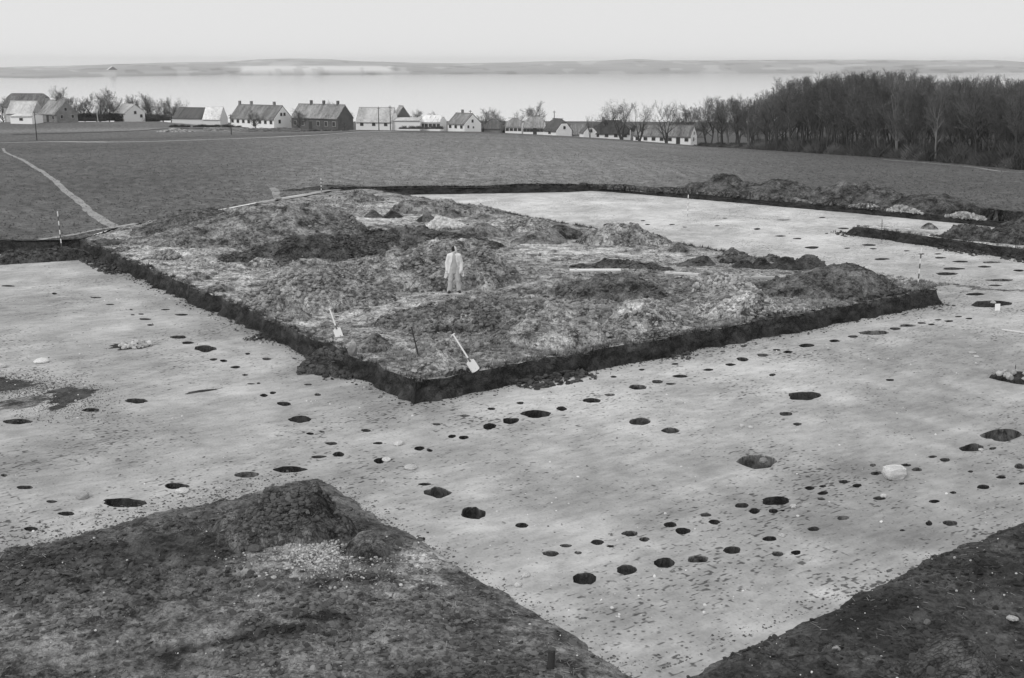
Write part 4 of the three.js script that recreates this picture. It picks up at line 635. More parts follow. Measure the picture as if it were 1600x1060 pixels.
H_('dark-roofed long building behind the leftmost white shed', 'barn', { name: 'barn', px: 68, py: 190, D: 410, Lp: 62, Wp: 0, th: 10, ep: 22, rp: 39, rt: 0.14, wall: 0.4, win: 0, roof: 'half' });
H_('pale-roofed building just left of the grey brick house', 'farm building', { name: 'farm_building', px: 52, py: 190, D: 392, Lp: 42, Wp: 0, th: 8, ep: 12, rp: 28, rt: 0.5, wall: 0.5, win: 2 });
H_('grey brick house with tall gable at the left end of the village', 'house', { px: 88, py: 192, D: 368, Lp: 36, Wp: 22, th: 38, ep: 13, rp: 31, rt: 0.24, wall: 0.22, gable: 0.23, win: 3, door: 1, gw: [[0.1, 0.62], [-0.5, 0.28], [0.5, 0.28]], chim: [0.5] });
H_('low white shed leaning against the grey brick house', 'shed', { name: 'shed', px: 50, py: 192, D: 362, Lp: 33, Wp: 0, th: 5, ep: 9, rp: 11, rt: 0.6, wall: 0.9, win: 1 });
H_('small white house with bright gable before the bare trees', 'house', { px: 196, py: 186.5, D: 392, Lp: 25, Wp: 22, th: 42, ep: 9, rp: 21, rt: 0.5, wall: 0.75, gable: 0.8, win: 2, gw: [[0, 0.45], [-0.6, 0.2]] });
H_('long low dark-roofed farm wing right of the small white house', 'farm building', { name: 'farm_building', px: 316, py: 190, D: 360, Lp: 50, Wp: 12, th: 16, ep: 5, rp: 19, rt: 0.1, wall: 0.65, win: 0, roof: 'gable' });
H_('pale shed with bleached roof between two dark roofs', 'shed', { name: 'shed', px: 344, py: 190, D: 358, Lp: 28, Wp: 0, th: 6, ep: 4, rp: 21, rt: 0.68, wall: 0.7, win: 0 });
H_('long white farmhouse with grey roof and three chimneys', 'farmhouse', { px: 428, py: 198.5, D: 338, Lp: 82, Wp: 23, th: 36, ep: 12, rp: 31, rt: 0.19, wall: 0.9, gable: 0.95, win: 8, door: 4, gw: [[-0.15, 0.6, 0.8], [0.2, 0.6, 0.8], [0.4, 0.25]], chim: [0.03, 0.3, 0.82] });
H_('large grey barn with broad roof at the middle of the village', 'barn', { name: 'barn', px: 528, py: 203, D: 326, Lp: 82, Wp: 20, th: 32, ep: 18, rp: 37, rt: 0.25, wall: 0.10, gable: 0.12, win: 6, door: 2, chim: [0.28, 0.55, 0.85] });
H_('pale low range with bleached roof right of the grey barn', 'farm building', { name: 'farm_building', px: 612, py: 201, D: 350, Lp: 58, Wp: 0, th: 12, ep: 11, rp: 31, rt: 0.46, wall: 0.8, win: 3 });
H_('barn end with dark pointed gable above white walls', 'barn', { name: 'barn', px: 618, py: 194, D: 356, Lp: 8, Wp: 24, th: 65, ep: 9, rp: 27, rt: 0.3, wall: 0.6, gable: 0.09, win: 0 });
H_('long white wall of sheds below the dark pointed gable', 'shed', { name: 'shed', px: 656, py: 199, D: 350, Lp: 45, Wp: 0, th: 4, ep: 10, rp: 13, rt: 0.55, wall: 0.85, win: 0 });
H_('white house with white roof and a row of dark windows', 'house', { px: 688, py: 203, D: 352, Lp: 32, Wp: 8, th: 14, ep: 12, rp: 21, rt: 0.72, wall: 0.9, win: 5, roof: 'half' });
H_('trim white cottage with grey roof and three-windowed front', 'cottage', { name: 'cottage', px: 725.5, py: 205, D: 350, Lp: 28, Wp: 26, th: 43, ep: 11, rp: 26, rt: 0.2, wall: 0.9, gable: 0.95, win: 3, gw: [[0.05, 0.58, 0.8], [0.55, 0.25, 0.7], [-0.05, 0.2, 0.5]], chim: [0.4] });
H_('small dark thatched outhouse right of the trim white cottage', 'outhouse', { name: 'outhouse', px: 782, py: 207, D: 358, Lp: 26, Wp: 0, th: 8, ep: 6, rp: 19, rt: 0.12, wall: 0.2, win: 0, roof: 'half', hip: 0.6 });
H_('white cottage with five windows under a grey half-hipped roof, left one', 'cottage', { name: 'cottage', px: 815, py: 208.5, D: 356, Lp: 26, Wp: 0, th: 8, ep: 10.5, rp: 22, rt: 0.22, wall: 0.9, win: 4, roof: 'half', hip: 0.5 });
H_('longer white cottage with light grey roof left of the tall bare tree', 'cottage', { name: 'cottage', px: 849, py: 210, D: 352, Lp: 32, Wp: 0, th: 8, ep: 11, rp: 26, rt: 0.24, wall: 0.9, win: 6, door: 3, roof: 'half', hip: 0.5 });
H_('dark-roofed house with broad white half-hipped gable', 'house', { px: 869, py: 212.5, D: 345, Lp: 20, Wp: 26, th: 50, ep: 8, rp: 25, rt: 0.09, wall: 0.9, gable: 0.95, win: 1, gw: [[0, 0.5, 0.8], [-0.1, 0.5, 0.5]], roof: 'half', hip: 0.35 });
H_('low grey-roofed wing between the two white gables', 'farm building', { name: 'farm_building', px: 914, py: 213.5, D: 350, Lp: 24, Wp: 0, th: 6, ep: 4, rp: 18, rt: 0.22, wall: 0.5, win: 0 });
H_('small white gable end left of the thatched house', 'cottage', { name: 'cottage', px: 912, py: 214, D: 336, Lp: 6, Wp: 22, th: 60, ep: 7, rp: 18, rt: 0.14, wall: 0.9, gable: 0.95, win: 0, gw: [[-0.1, 0.5, 0.8]], roof: 'half', hip: 0.35 });
H_('house with long dark thatched roof among the bare trees', 'house', { px: 984, py: 217.5, D: 338, Lp: 58, Wp: 0, th: 8, ep: 9, rp: 27, rt: 0.06, wall: 0.9, win: 4, roof: 'half', hip: 0.75, chim: [0.25] });
H_('long white cottage with bright gable nearest the wood', 'cottage', { name: 'cottage', px: 1079, py: 225.5, D: 318, Lp: 86, Wp: 15, th: 24, ep: 12, rp: 27, rt: 0.17, wall: 0.9, gable: 0.95, win: 7, door: 5, gw: [[0, 0.6, 0.7], [0.1, 0.25, 0.9]], chim: [0.55] });
H_('white works building with dark gable on the far shore', 'factory', { name: 'factory', px: 168, py: 112.5, D: 3800, Lp: 4, Wp: 13, th: 60, ep: 3, rp: 8, rt: 0.8, wall: 0.9, gable: 0.1, win: 0 });
H_('low white shed beside the works on the far shore', 'factory', { name: 'factory', px: 152, py: 117, D: 3740, Lp: 24, Wp: 0, th: 3, ep: 4, rp: 5, rt: 0.7, wall: 0.9, win: 0 });
H_('long low white range on the water in front of the works', 'factory', { name: 'factory', px: 206, py: 117, D: 3760, Lp: 48, Wp: 0, th: 2, ep: 2.2, rp: 3, rt: 0.8, wall: 0.9, win: 0 });
// garden walls in front of the farms
for (const [x0, x1, y, D, h, t, l] of [[318, 388, 205.5, 318, 7, 0.3, 'low pale stone wall in front of the long white farmhouse'], [388, 470, 206, 312, 6, 0.2, 'rough grey garden wall before the left half of the barn']]) {
  const a = atD(x0, y, D), b = atD(x1, y, D - 2), n = 44, P = [], list = []; const g = new THREE.Group(); g.position.copy(a); const r = rng(x0);
  const hh = h * D / 1880, len = a.distanceTo(b), dir = b.clone().sub(a).normalize();
  const core = new THREE.BoxGeometry(len, hh, 0.7, 60, 4, 2), q = core.attributes.position; for (let i = 0; i < q.count; i++) { const x = q.getX(i), yy = q.getY(i); q.setY(i, yy + 0.16 * (fbm(x * 1.3, yy, x0, 3) - 0.5) * (yy > 0 ? 2 : 0)); q.setZ(i, q.getZ(i) + 0.2 * (fbm(x * 2, yy * 3, x0 + 3, 3) - 0.5)); } core.computeVertexNormals();
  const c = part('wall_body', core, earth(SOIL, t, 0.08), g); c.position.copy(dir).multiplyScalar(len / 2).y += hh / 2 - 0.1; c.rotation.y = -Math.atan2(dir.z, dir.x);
  tag(g, 'garden_wall', l, 'wall');
}
heap('pale rubble heap beside the farm track at the left', { l: 246, r: 306, fy: 209, px: 276, py: 200.5, k: 0.35, tone: 0.3, rough: 0.4, y0: -8.6, na: 60, nr: 20, prof: 0.8 });
// poles
for (const [px, y0, y1, D, l] of [[57.5, 222, 176, 300, 'dark utility pole beside the farm track at the far left'], [361.5, 214, 178, 298, 'thin dark pole by the farm track before the white farmhouse'], [592, 203, 167, 330, 'left one of two thin poles before the bleached roofs'], [610, 201, 165, 330, 'right one of two thin poles before the bleached roofs'], [866, 188, 173, 352, 'thin pole behind the dark-roofed house'], [735, 190, 172, 360, 'thin pole behind the trim white cottage'], [152.5, 188, 165, 372, 'pale slanting pole before the bare trees left of the small white house'], [107, 190, 160, 374, 'pale slanting pole at the corner of the brick house']]) {
  const p = atD(px, y0, D), top = atD(px, y1, D).y, h = top - p.y, g = new THREE.Group(); g.position.copy(p);
  const pale = l.startsWith('pale');
  part('pole', new THREE.CylinderGeometry(0.08, 0.14, h + 0.4, 8).translate(0, h / 2 - 0.2, 0), tone(pale ? 0.4 : 0.05), g);
  if (!pale) { part('crossarm', boxG(0.9, 0.1, 0.1, 0, h - 0.4, 0.1), tone(0.05), g); for (const x of [-0.35, 0.35]) part('insulator', new THREE.CylinderGeometry(0.05, 0.05, 0.14, 6).translate(x, h - 0.28, 0.1), tone(0.5), g); }
  if (px === 152.5) g.rotation.z = 0.06; if (px === 107) g.rotation.z = 0.12;
  tag(g, 'utility_pole', l, 'pole', 'poles along the village');
}

// ------------------------------------------------------------------ TREES
function makeTree(seed, { h = 12, trunk = 0.3, bare = 0.3, spread = 0.42, limbs = 9, twigs = 5, fork = false, upright = 0.5, w = 0.03 }) {
  const r = rng(seed), tp = [], ti = [], bp = [], bi = [];
  const v3 = (x, y, z) => new THREE.Vector3(x, y, z);
  const seg = (P, I, a, b, ra, rb, n) => {
    const d = b.clone().sub(a).normalize(), s = Math.abs(d.y) > 0.9 ? v3(1, 0, 0) : v3(0, 1, 0), e1 = s.cross(d).normalize(), e2 = d.clone().cross(e1), o = P.length / 3;
    for (const [c, q] of [[a, ra], [b, rb]]) for (let k = 0; k < n; k++) { const t = k / n * 6.2832, x = Math.cos(t) * q, y = Math.sin(t) * q; P.push(c.x + e1.x * x + e2.x * y, c.y + e1.y * x + e2.y * y, c.z + e1.z * x + e2.z * y); }
    for (let k = 0; k < n; k++) { const k1 = (k + 1) % n; I.push(o + k, o + k1, o + n + k, o + k1, o + n + k1, o + n + k); }
  };
  const blade = (a, d, l) => { const s = v3(r() - 0.5, r() - 0.5, r() - 0.5).cross(d).normalize().multiplyScalar(w / 2), o = bp.length / 3, e = a.clone().addScaledVector(d, l); bp.push(a.x - s.x, a.y - s.y, a.z - s.z, a.x + s.x, a.y + s.y, a.z + s.z, e.x, e.y, e.z); bi.push(o, o + 1, o + 2); };
  const bend = (d, k, up = 0) => d.clone().add(v3((r() - 0.5) * k, (r() - 0.5) * k + up, (r() - 0.5) * k)).normalize();
  const grow = (a, d, l, ra, lev) => {
    const n = lev < 2 ? 3 : 2; let p = a, q = d, rr = ra; const nodes = [];
    for (let i = 0; i < n; i++) { q = bend(q, lev ? 0.55 : 0.25, 0.06 + 0.08 * upright); const e = p.clone().addScaledVector(q, l / n), r2 = ra * (1 - 0.72 * (i + 1) / n); seg(lev < 2 ? tp : bp, lev < 2 ? ti : bi, p, e, rr, r2, lev < 1 ? 5 : 3); p = e; rr = r2; nodes.push([p, q, rr]); }
    if (lev >= 2) { for (const [c, qd] of nodes) for (let k = 0; k < twigs; k++) { const td = bend(qd, 1.5, 0.15), tl = l * (0.45 + 0.5 * r()); blade(c, td, tl); for (let m = 0; m < 2; m++) blade(c.clone().addScaledVector(td, tl * (0.3 + 0.5 * r())), bend(td, 1.4, 0.1), tl * 0.6); } return; }
    const kids = lev === 0 ? 6 : 5;
    for (let k = 0; k < kids; k++) { const t = (k + 0.8) / kids, i = Math.min(n - 1, Math.floor(t * n)), [c, qd, cr] = nodes[i], back = i ? nodes[i - 1][0] : a, f = t * n - i, pos = back.clone().lerp(c, clamp(f)); grow(pos, bend(qd, 1.5, 0.12 * upright), l * (0.62 - 0.2 * t) * (0.8 + 0.4 * r()), Math.max(0.015, cr * 0.7), lev + 1); }
  };
  // trunk
  const stems = fork ? 2 + Math.floor(r() * 2) : 1; 
  for (let s = 0; s < stems; s++) {
    let p = v3(0, -0.4, 0), d = v3(fork ? (r() - 0.5) * 0.8 : (r() - 0.5) * 0.1, 1, fork ? (r() - 0.5) * 0.8 : (r() - 0.5) * 0.1).normalize(), n = 7, H = h * (0.68 + 0.08 * r()), rad = trunk * (fork ? 0.75 : 1);
    const nodes = [[p, d, rad * 1.25]];
    for (let i = 0; i < n; i++) { d = bend(d, 0.2, 0.06); const e = p.clone().addScaledVector(d, (H + 0.4) / n), ra = rad * (i ? 1 - 0.8 * i / n : 1.35), rb = rad * (1 - 0.8 * (i + 1) / n); seg(tp, ti, p, e, ra, rb, 7); p = e; nodes.push([p, d, rb]); }
    for (let k = 0; k < limbs / stems; k++) { const t = lerp(bare / 0.72, 1, (k + 0.5) / (limbs / stems)), i = Math.min(n - 1, Math.floor(t * n)), f = t * n - i, c = nodes[i][0].clone().lerp(nodes[i + 1][0], f), a = r() * 6.28, up_ = lerp(0.35, 1.3, t) * (0.6 + upright); grow(c, v3(Math.cos(a), up_, Math.sin(a)).normalize(), h * spread * lerp(1.0, 0.75, t) * (0.75 + 0.5 * r()), Math.max(0.03, nodes[i][2] * 0.62), 0); }
  }
  let top = 0; for (let i = 1; i < bp.length; i += 3) top = Math.max(top, bp[i]);
  const k = h / top; for (const A of [tp, bp]) for (let i = 0; i < A.length; i++) A[i] *= k;
  return { trunk: geom(tp, ti), crown: geom(bp, bi), h };
}
const BARK = grey(0.055, 1), BARKL = grey(0.2, 1), TWIG = grey(0.15, 1), TWIGD = grey(0.085, 1), TWIGM = grey(0.14, 1), TWIGL = grey(0.17, 1);
const WOODP = [1, 2, 3, 4, 5, 6].map(s => makeTree(s * 31, { h: 13, trunk: 0.17 + 0.03 * (s % 3), bare: 0.12 + 0.08 * (s % 3), spread: 0.30 + 0.03 * (s % 2), limbs: 11, twigs: 3, fork: s % 3 === 0, upright: 0.75, w: 0.032 }));
const ROUNDP = [7, 8, 9, 10].map(s => makeTree(s * 17, { h: 10, trunk: 0.26, bare: 0.16, spread: 0.45, limbs: 12, twigs: 4, fork: s % 2 === 0, upright: 0.55, w: 0.03 }));
const GNARL = [11, 12, 13].map(s => makeTree(s * 23, { h: 10, trunk: 0.42, bare: 0.2, spread: 0.55, limbs: 8, twigs: 2, fork: true, upright: 0.35, w: 0.04 }));
function tree(label, P, p, h, turn, group, { bark = BARK, twig = TWIG, wide = 1, name = 'bare_tree' } = {}) {
  const g = new THREE.Group(); g.position.copy(p); g.rotation.y = turn; const k = h / P.h; g.scale.set(k * wide, k, k * wide);
  part('trunk', P.trunk, bark, g); part('crown', P.crown, twig, g);
  return tag(g, name, label, 'tree', group);
}
{
  const r = rng(404);
  const prof = [[1090, 158], [1105, 150], [1120, 143], [1150, 141], [1180, 144], [1200, 138], [1222, 128], [1240, 114], [1270, 109], [1320, 105], [1400, 102], [1440, 106], [1458, 117], [1480, 111], [1550, 110], [1600, 112], [1800, 110]];
  const topAt = px => { for (let i = 1; i < prof.length; i++) if (px <= prof[i][0]) return lerp(prof[i - 1][1], prof[i][1], (px - prof[i - 1][0]) / (prof[i][0] - prof[i - 1][0])); return 110; };
  const put = (label, group, px, back, dTop, opt) => {
    const b = atD(px, 98, 100), az = azOf(b), D = look(edge1, az, 1) + back, x = Math.sin(az) * D, z = -Math.cos(az) * D, y = fieldY(x, z), h = EYE + (98 - topAt(px) - dTop) / 1880 * D - y;
    return tree(label, WOODP[Math.floor(r() * 6)], new THREE.Vector3(x, y, z), h, r() * 6.28, group, opt);
  };
  const ord = ['first', 'second', 'third', 'fourth', 'fifth', 'sixth', 'seventh', 'eighth', 'ninth', 'tenth', 'eleventh', 'twelfth', 'thirteenth', 'fourteenth', 'fifteenth', 'sixteenth', 'seventeenth', 'eighteenth', 'nineteenth', 'twentieth', 'twenty-first', 'twenty-second', 'twenty-third', 'twenty-fourth', 'twenty-fifth', 'twenty-sixth'];
  [1116, 1133, 1157, 1178, 1205, 1221, 1242, 1262, 1281, 1300, 1318, 1338, 1358, 1376, 1395, 1413, 1432, 1452, 1475, 1497, 1515, 1540, 1560, 1582, 1604, 1630].forEach((px, i) =>
    put(i === 3 ? 'dark spreading bare tree, fourth along the edge of the wood, with open ground beside it' : `bare tree at the field edge of the wood, ${ord[i]} from the left`, 'trees along the front edge of the wood', px, 1 + 3 * r(), (i < 7 ? 0 : 4) + 12 * r() * r(), { bark: [1413, 1475].includes(px) ? BARKL : BARK, twig: i < 7 ? TWIGM : i % 3 ? TWIGD : TWIGM, wide: i < 7 ? 1.25 : 1.0 }));
  for (const [back, step, d] of [[8, 26, 10], [15, 24, 6], [24, 21, 3], [36, 20, 1], [54, 21, 1]]) for (let px = 1120 + back; px < 1720; px += step * (0.7 + 0.6 * r())) put('bare tree standing deep in the dense dark wood at the right', 'trees inside the wood', px, back * (0.85 + 0.3 * r()), d + 14 * r() * r(), { bark: r() < 0.22 ? BARKL : BARK, twig: r() < 0.4 ? TWIGM : TWIGD, wide: 0.95 });
  // bare trees of the village: foot px, base py, top py, distance, prototype, label
  const T = (label, px, by, ty, D, P, opt) => { const b = atD(px, by, D); b.y = Math.min(b.y, fieldY(b.x, b.z)); const h = (EYE + (98 - ty) / 1880 * D - b.y) * 1.06; opt = { ...opt, wide: (opt?.wide ?? 1) * 1.3 }; tree(label, P, b, h, r() * 6.28, 'bare trees among the village houses', opt); };
  T('tall bare tree just right of the grey brick house', 100, 190, 132, 385, ROUNDP[0], { wide: 0.8 });
  T('bare tree beside the tall one right of the brick house', 116, 190, 140, 392, ROUNDP[1], { wide: 0.8 });
  T('slim bare tree in the dark clump left of the small white house', 132, 190, 148, 396, ROUNDP[2], { wide: 0.8, twig: TWIGD });
  T('tallest round-crowned bare tree left of the small white house', 155, 190, 133, 388, ROUNDP[3], { wide: 0.85 });
  T('bare tree close behind the round-crowned one', 170, 190, 139, 396, ROUNDP[0], { wide: 0.8 });
  T('bare tree at the left gable of the small white house', 183, 190, 150, 400, ROUNDP[1], { wide: 0.9, twig: TWIGD });
  [[203, 145], [214, 146], [229, 142], [242, 146], [254, 150], [266, 155]].forEach(([x, y], i) => T(`bare tree in the row right of the small white house, ${ord[i]} from the left`, x, 184, y, 420, ROUNDP[i % 4], { wide: 0.75 }));
  T('thin bare tree standing alone right of the tree row', 272, 184, 148, 425, GNARL[1], { twig: TWIGL, wide: 0.6 }); T('faint small bare tree left of the dark farm wing roof', 284, 184, 154, 425, GNARL[2], { twig: TWIGL, wide: 0.7 });
  T('bare tree at the left edge of the picture behind the barns', 4, 190, 147, 420, ROUNDP[2], { twig: TWIGL });
  [[22, 147], [40, 149], [55, 151]].forEach(([x, y], i) => T(`faint bare treetop above the leftmost barn roof, ${ord[i]} from the left`, x, 188, y, 440, ROUNDP[i], { twig: TWIGL }));
  T('small bare tree before the front of the long white farmhouse', 401, 200, 168, 322, ROUNDP[1], { wide: 0.9 });
  T('small bare tree before the left end of the grey barn', 467, 203, 168, 315, ROUNDP[2], { twig: TWIG });
  T('bare sapling at the right gable of the grey barn', 538, 204, 183, 312, ROUNDP[0], { wide: 0.7 });
  T('faint bare treetop behind the ridge of the grey barn', 528, 195, 156, 360, ROUNDP[3], { twig: TWIGL });
  T('bushy bare tree right behind the trim white cottage', 757, 205, 168, 372, ROUNDP[0], { wide: 1.1 }); T('second bushy bare tree right of the trim white cottage', 776, 206, 170, 376, ROUNDP[2], { wide: 0.9 });
  T('low bare tree against the gable of the trim white cottage', 742, 205, 175, 366, ROUNDP[3], { wide: 1 });
  T('tall bare tree rising behind the longer white cottage', 838, 211, 157, 372, ROUNDP[1], { wide: 0.85 });
  T('small bare tree left of the tall one behind the cottages', 812, 210, 172, 376, GNARL[0], { twig: TWIGL, wide: 0.7 });
  T('faint bush above the white sheds', 650, 198, 170, 372, ROUNDP[2], { twig: TWIGL, wide: 1.1 }); T('faint bush above the white-roofed house', 678, 200, 172, 376, ROUNDP[3], { twig: TWIGL, wide: 1.0 });
  T('slim bare tree left of the small white gable', 922, 215, 178, 330, GNARL[1], { wide: 0.5 });
  T('wide leaning bare tree over the left of the thatched roof', 955, 217, 160, 342, GNARL[0], { wide: 1.1 });
  T('wide bare tree over the right of the thatched roof', 972, 217, 155, 330, GNARL[2], { wide: 1.0 });
  T('gnarled forked bare tree at the left end of the long cottage', 999, 220, 160, 306, GNARL[1], { wide: 0.85 });
  T('gnarled bare tree before the middle of the long cottage', 1042, 222, 156, 304, GNARL[2], { wide: 0.75 });
  T('pale bare tree behind the long cottage', 1066, 226, 160, 340, ROUNDP[3], { twig: TWIGL, wide: 0.8 }); T('pale bare tree behind the right gable of the long cottage', 1084, 228, 163, 340, ROUNDP[0], { twig: TWIG, wide: 0.8 });
  T('bare tree with dark trunk right of the bright cottage gable', 1104, 228, 150, 302, ROUNDP[1], { wide: 0.75 });
}
// undergrowth: brushy clumps
{
  const r = rng(55), P = [], I = [];
  for (let i = 0; i < 150; i++) { const a = r() * 6.28, e = 0.15 + r() * 1.3, l = 0.6 + 0.7 * r(), bx = (r() - 0.5) * 1.1, bz = (r() - 0.5) * 1.1, dx = Math.cos(a) * Math.cos(e) * l, dy = Math.sin(e) * l, dz = Math.sin(a) * Math.cos(e) * l, w = 0.03, o = P.length / 3; P.push(bx - w * Math.sin(a), 0, bz + w * Math.cos(a), bx + w * Math.sin(a), 0, bz - w * Math.cos(a), bx + dx, dy, bz + dz); I.push(o, o + 1, o + 2); const q = P.length / 3, mx = bx + dx * 0.5, my = dy * 0.5, mz = bz + dz * 0.5, b2 = r() * 6.28; P.push(mx, my - w, mz, mx, my + w, mz, mx + Math.cos(b2) * l * 0.5, my + l * 0.35, mz + Math.sin(b2) * l * 0.5); I.push(q, q + 1, q + 2); }
  const bush = geom(P, I);
  const mk = (list, name, label, cat) => { const m = new THREE.InstancedMesh(bush, white, list.length), o = new THREE.Object3D(), c = new THREE.Color(); list.forEach(([x, y, z, s, t, h = 1], i) => { o.position.set(x, y - 0.1, z); o.rotation.set(0, r() * 6.28, 0); o.scale.set(s, s * h, s); o.updateMatrix(); m.setMatrixAt(i, o.matrix); c.setRGB(t, t, t); m.setColorAt(i, c); }); stuff(m, name, label, cat); };
  const L = []; for (let i = 0; i < 1700; i++) { const px = 1100 + r() * 600, az = azOf(atD(px, 98, 100)), D = look(edge1, az, 1) + 1 + 60 * r() ** 1.8, x = Math.sin(az) * D, z = -Math.cos(az) * D, f = sstep(1100, 1240, px); L.push([x, fieldY(x, z), z, (0.5 + 1.3 * r() ** 2) * (0.5 + 0.5 * f), 0.05 + 0.15 * r() * r(), 0.8 + 1.4 * r() * r() * f]); }
  mk(L, 'undergrowth', 'dark leafless undergrowth at the foot of the wood', 'undergrowth');
  const K = []; const row = (x0, x1, y, D, n, s, t) => { for (let i = 0; i < n; i++) { const p = atD(lerp(x0, x1, r()), y, D + 3 * r()); K.push([p.x, p.y, p.z, s * (0.45 + 0.9 * r() * r()), t * (0.6 + 0.8 * r()), 1]); } };
  row(266, 345, 198, 334, 60, 0.8, 0.04); row(345, 375, 199, 330, 24, 0.9, 0.045); row(376, 446, 203, 322, 40, 0.7, 0.08); row(450, 545, 205, 312, 50, 0.7, 0.07); row(110, 190, 188, 394, 120, 2.6, 0.06); row(200, 262, 188, 410, 60, 2.2, 0.06); row(215, 245, 190, 396, 24, 1.6, 0.06); row(110, 165, 189, 376, 40, 1.0, 0.06); row(625, 690, 201, 344, 60, 0.9, 0.1); row(750, 800, 207, 362, 40, 1.5, 0.06); row(780, 1100, 205, 385, 160, 2.0, 0.07); row(1085, 1130, 228, 310, 40, 1.0, 0.045);
  mk(K, 'hedge', 'dark leafless hedges round the village gardens', 'hedge');
}

// ------------------------------------------------------------------ TOOLS, RODS, PLANKS
const WOODL = grey(0.7), WHITEP = grey(0.75), REDP = grey(0.10), FADED = grey(0.4), STEEL = new THREE.MeshStandardMaterial({ color: new THREE.Color().setRGB(0.55, 0.55, 0.55), roughness: 0.6, metalness: 0.1 }), DARKW = grey(0.035);
for (const [px, by, ty, y0, l] of [[96, 387, 331, 0.25, 'striped ranging rod in the end of the left trench'], [502, 300, 279, 0.6, 'small striped ranging rod beside the rim path in the field'], [1074.5, 338, 305, 0, 'striped ranging rod on the far floor'], [1434, 451, 388, 0.3, 'striped ranging rod at the right tip of the island']]) {
  const p = G(px, by, y0), d = Math.hypot(p.x, p.z), h = atD(px, ty, d).y - y0, g = new THREE.Group(); g.position.copy(p);
  const n = 8, s = h / n; for (let i = 0; i < n; i++) part('painted_band', new THREE.CylinderGeometry(0.026, 0.026, s, 10).translate(0, (i + 0.5) * s, 0), i % 2 ? WHITEP : px === 1074.5 ? FADED : REDP, g);
  part('tip', new THREE.ConeGeometry(0.026, 0.25, 8).rotateX(Math.PI).translate(0, -0.12, 0), tone(0.08), g); part('cap', new THREE.SphereGeometry(0.027, 10, 6).translate(0, h, 0), WHITEP, g);
  tag(g, 'ranging_rod', l, 'ranging rod', 'striped ranging rods'); g.rotation.z = px === 1434 ? -0.02 : px === 96 ? 0.03 : 0.0;
}
for (const [px, by, ty, y0, l, r] of [[1378, 366, 344, 0.3, 'thin dark stake behind the left end of the baulk', 0.02], [1587, 396, 379, 0.5, 'thin dark stake at the right end of the baulk', 0.02], [1587, 580, 572, 0.1, 'short twig-like stake standing in the stony pit at the right edge', 0.012]]) {
  const p = G(px, by, y0), d = Math.hypot(p.x, p.z), h = atD(px, ty, d).y - y0, g = new THREE.Group(); g.position.copy(p); part('shaft', new THREE.CylinderGeometry(r * 0.8, r, h + 0.3, 7).translate(0, h / 2 - 0.15, 0), DARKW, g); part('pointed_top', new THREE.ConeGeometry(r * 0.8, 0.08, 7).translate(0, h + 0.04, 0), DARKW, g); tag(g, 'stake', l, 'stake'); g.rotation.z = 0.04; }
{ // short thick peg in the foreground
  const p = G(861, 1036, 0.34), g = new THREE.Group(); g.position.copy(p); part('post', new THREE.CylinderGeometry(0.055, 0.06, 0.34, 9).translate(0, 0.02, 0), DARKW, g); part('split_top', new THREE.CylinderGeometry(0.06, 0.05, 0.05, 7).translate(0.004, 0.2, 0), tone(0.06), g); tag(g, 'peg', 'short thick dark wooden peg in the left foreground bank', 'peg'); g.rotation.z = -0.05; }
function spade(label, bx, by, hx, hy, y0, dBack, bladeTone, dark) {
  // blade foot at (bx, by); grip at (hx, hy), dBack metres farther away than the foot
  const a = G(bx, by, y0), d = Math.hypot(a.x, a.z), b = atD(hx, hy, d + dBack), g = new THREE.Group(); g.position.copy(a);
  const dir = b.clone().sub(a), L = dir.length(); dir.normalize();
  const q = new THREE.Quaternion().setFromUnitVectors(new THREE.Vector3(0, 1, 0), dir); g.quaternion.copy(q);
  const bl = 0.34, bw = 0.25, sh = new THREE.Shape(); sh.moveTo(-bw / 2, 0.02); sh.quadraticCurveTo(0, -0.03, bw / 2, 0.02); sh.lineTo(bw / 2 * 0.98, bl - 0.03); sh.quadraticCurveTo(bw / 2 * 0.95, bl, bw / 4, bl + 0.01); sh.lineTo(0.03, bl + 0.05); sh.lineTo(-0.03, bl + 0.05); sh.lineTo(-bw / 4, bl + 0.01); sh.quadraticCurveTo(-bw / 2 * 0.95, bl, -bw / 2 * 0.98, bl - 0.03); sh.closePath();
  const bg = new THREE.ExtrudeGeometry(sh, { depth: 0.004, bevelEnabled: true, bevelThickness: 0.002, bevelSize: 0.002, bevelSegments: 1, steps: 1, curveSegments: 8 }), p = bg.attributes.position; for (let i = 0; i < p.count; i++) p.setZ(i, p.getZ(i) - 0.9 * p.getX(i) * p.getX(i) + 0.0); bg.computeVertexNormals();
  const B = part('blade', bg, dark ? DARKW : new THREE.MeshStandardMaterial({ color: new THREE.Color().setRGB(bladeTone, bladeTone, bladeTone), roughness: 0.65 }), g);
  part('socket', new THREE.CylinderGeometry(0.02, 0.028, 0.24, 10).translate(0, bl + 0.1, 0.006), dark ? DARKW : tone(0.12), g);
  const W_ = dark ? DARKW : WOODL; part('handle', new THREE.CylinderGeometry(0.022, 0.025, L - bl - 0.1, 10).translate(0, (L + bl + 0.1) / 2, 0.006), W_, g);
  part('grip', new THREE.CylinderGeometry(0.017, 0.017, 0.12, 8).rotateZ(Math.PI / 2).translate(0, L, 0.006), W_, g);
  return tag(g, 'shovel', label, 'shovel');
}
spade('shovel with pale blade and handle leaning to the left, before the smooth cone', 531, 529, 515, 483, 0.6, 0.5, 0.66);
spade('shovel with pale blade near the front cut face, long handle leaning to the left', 744, 580, 708, 523, 0.6, 0.5, 0.62);
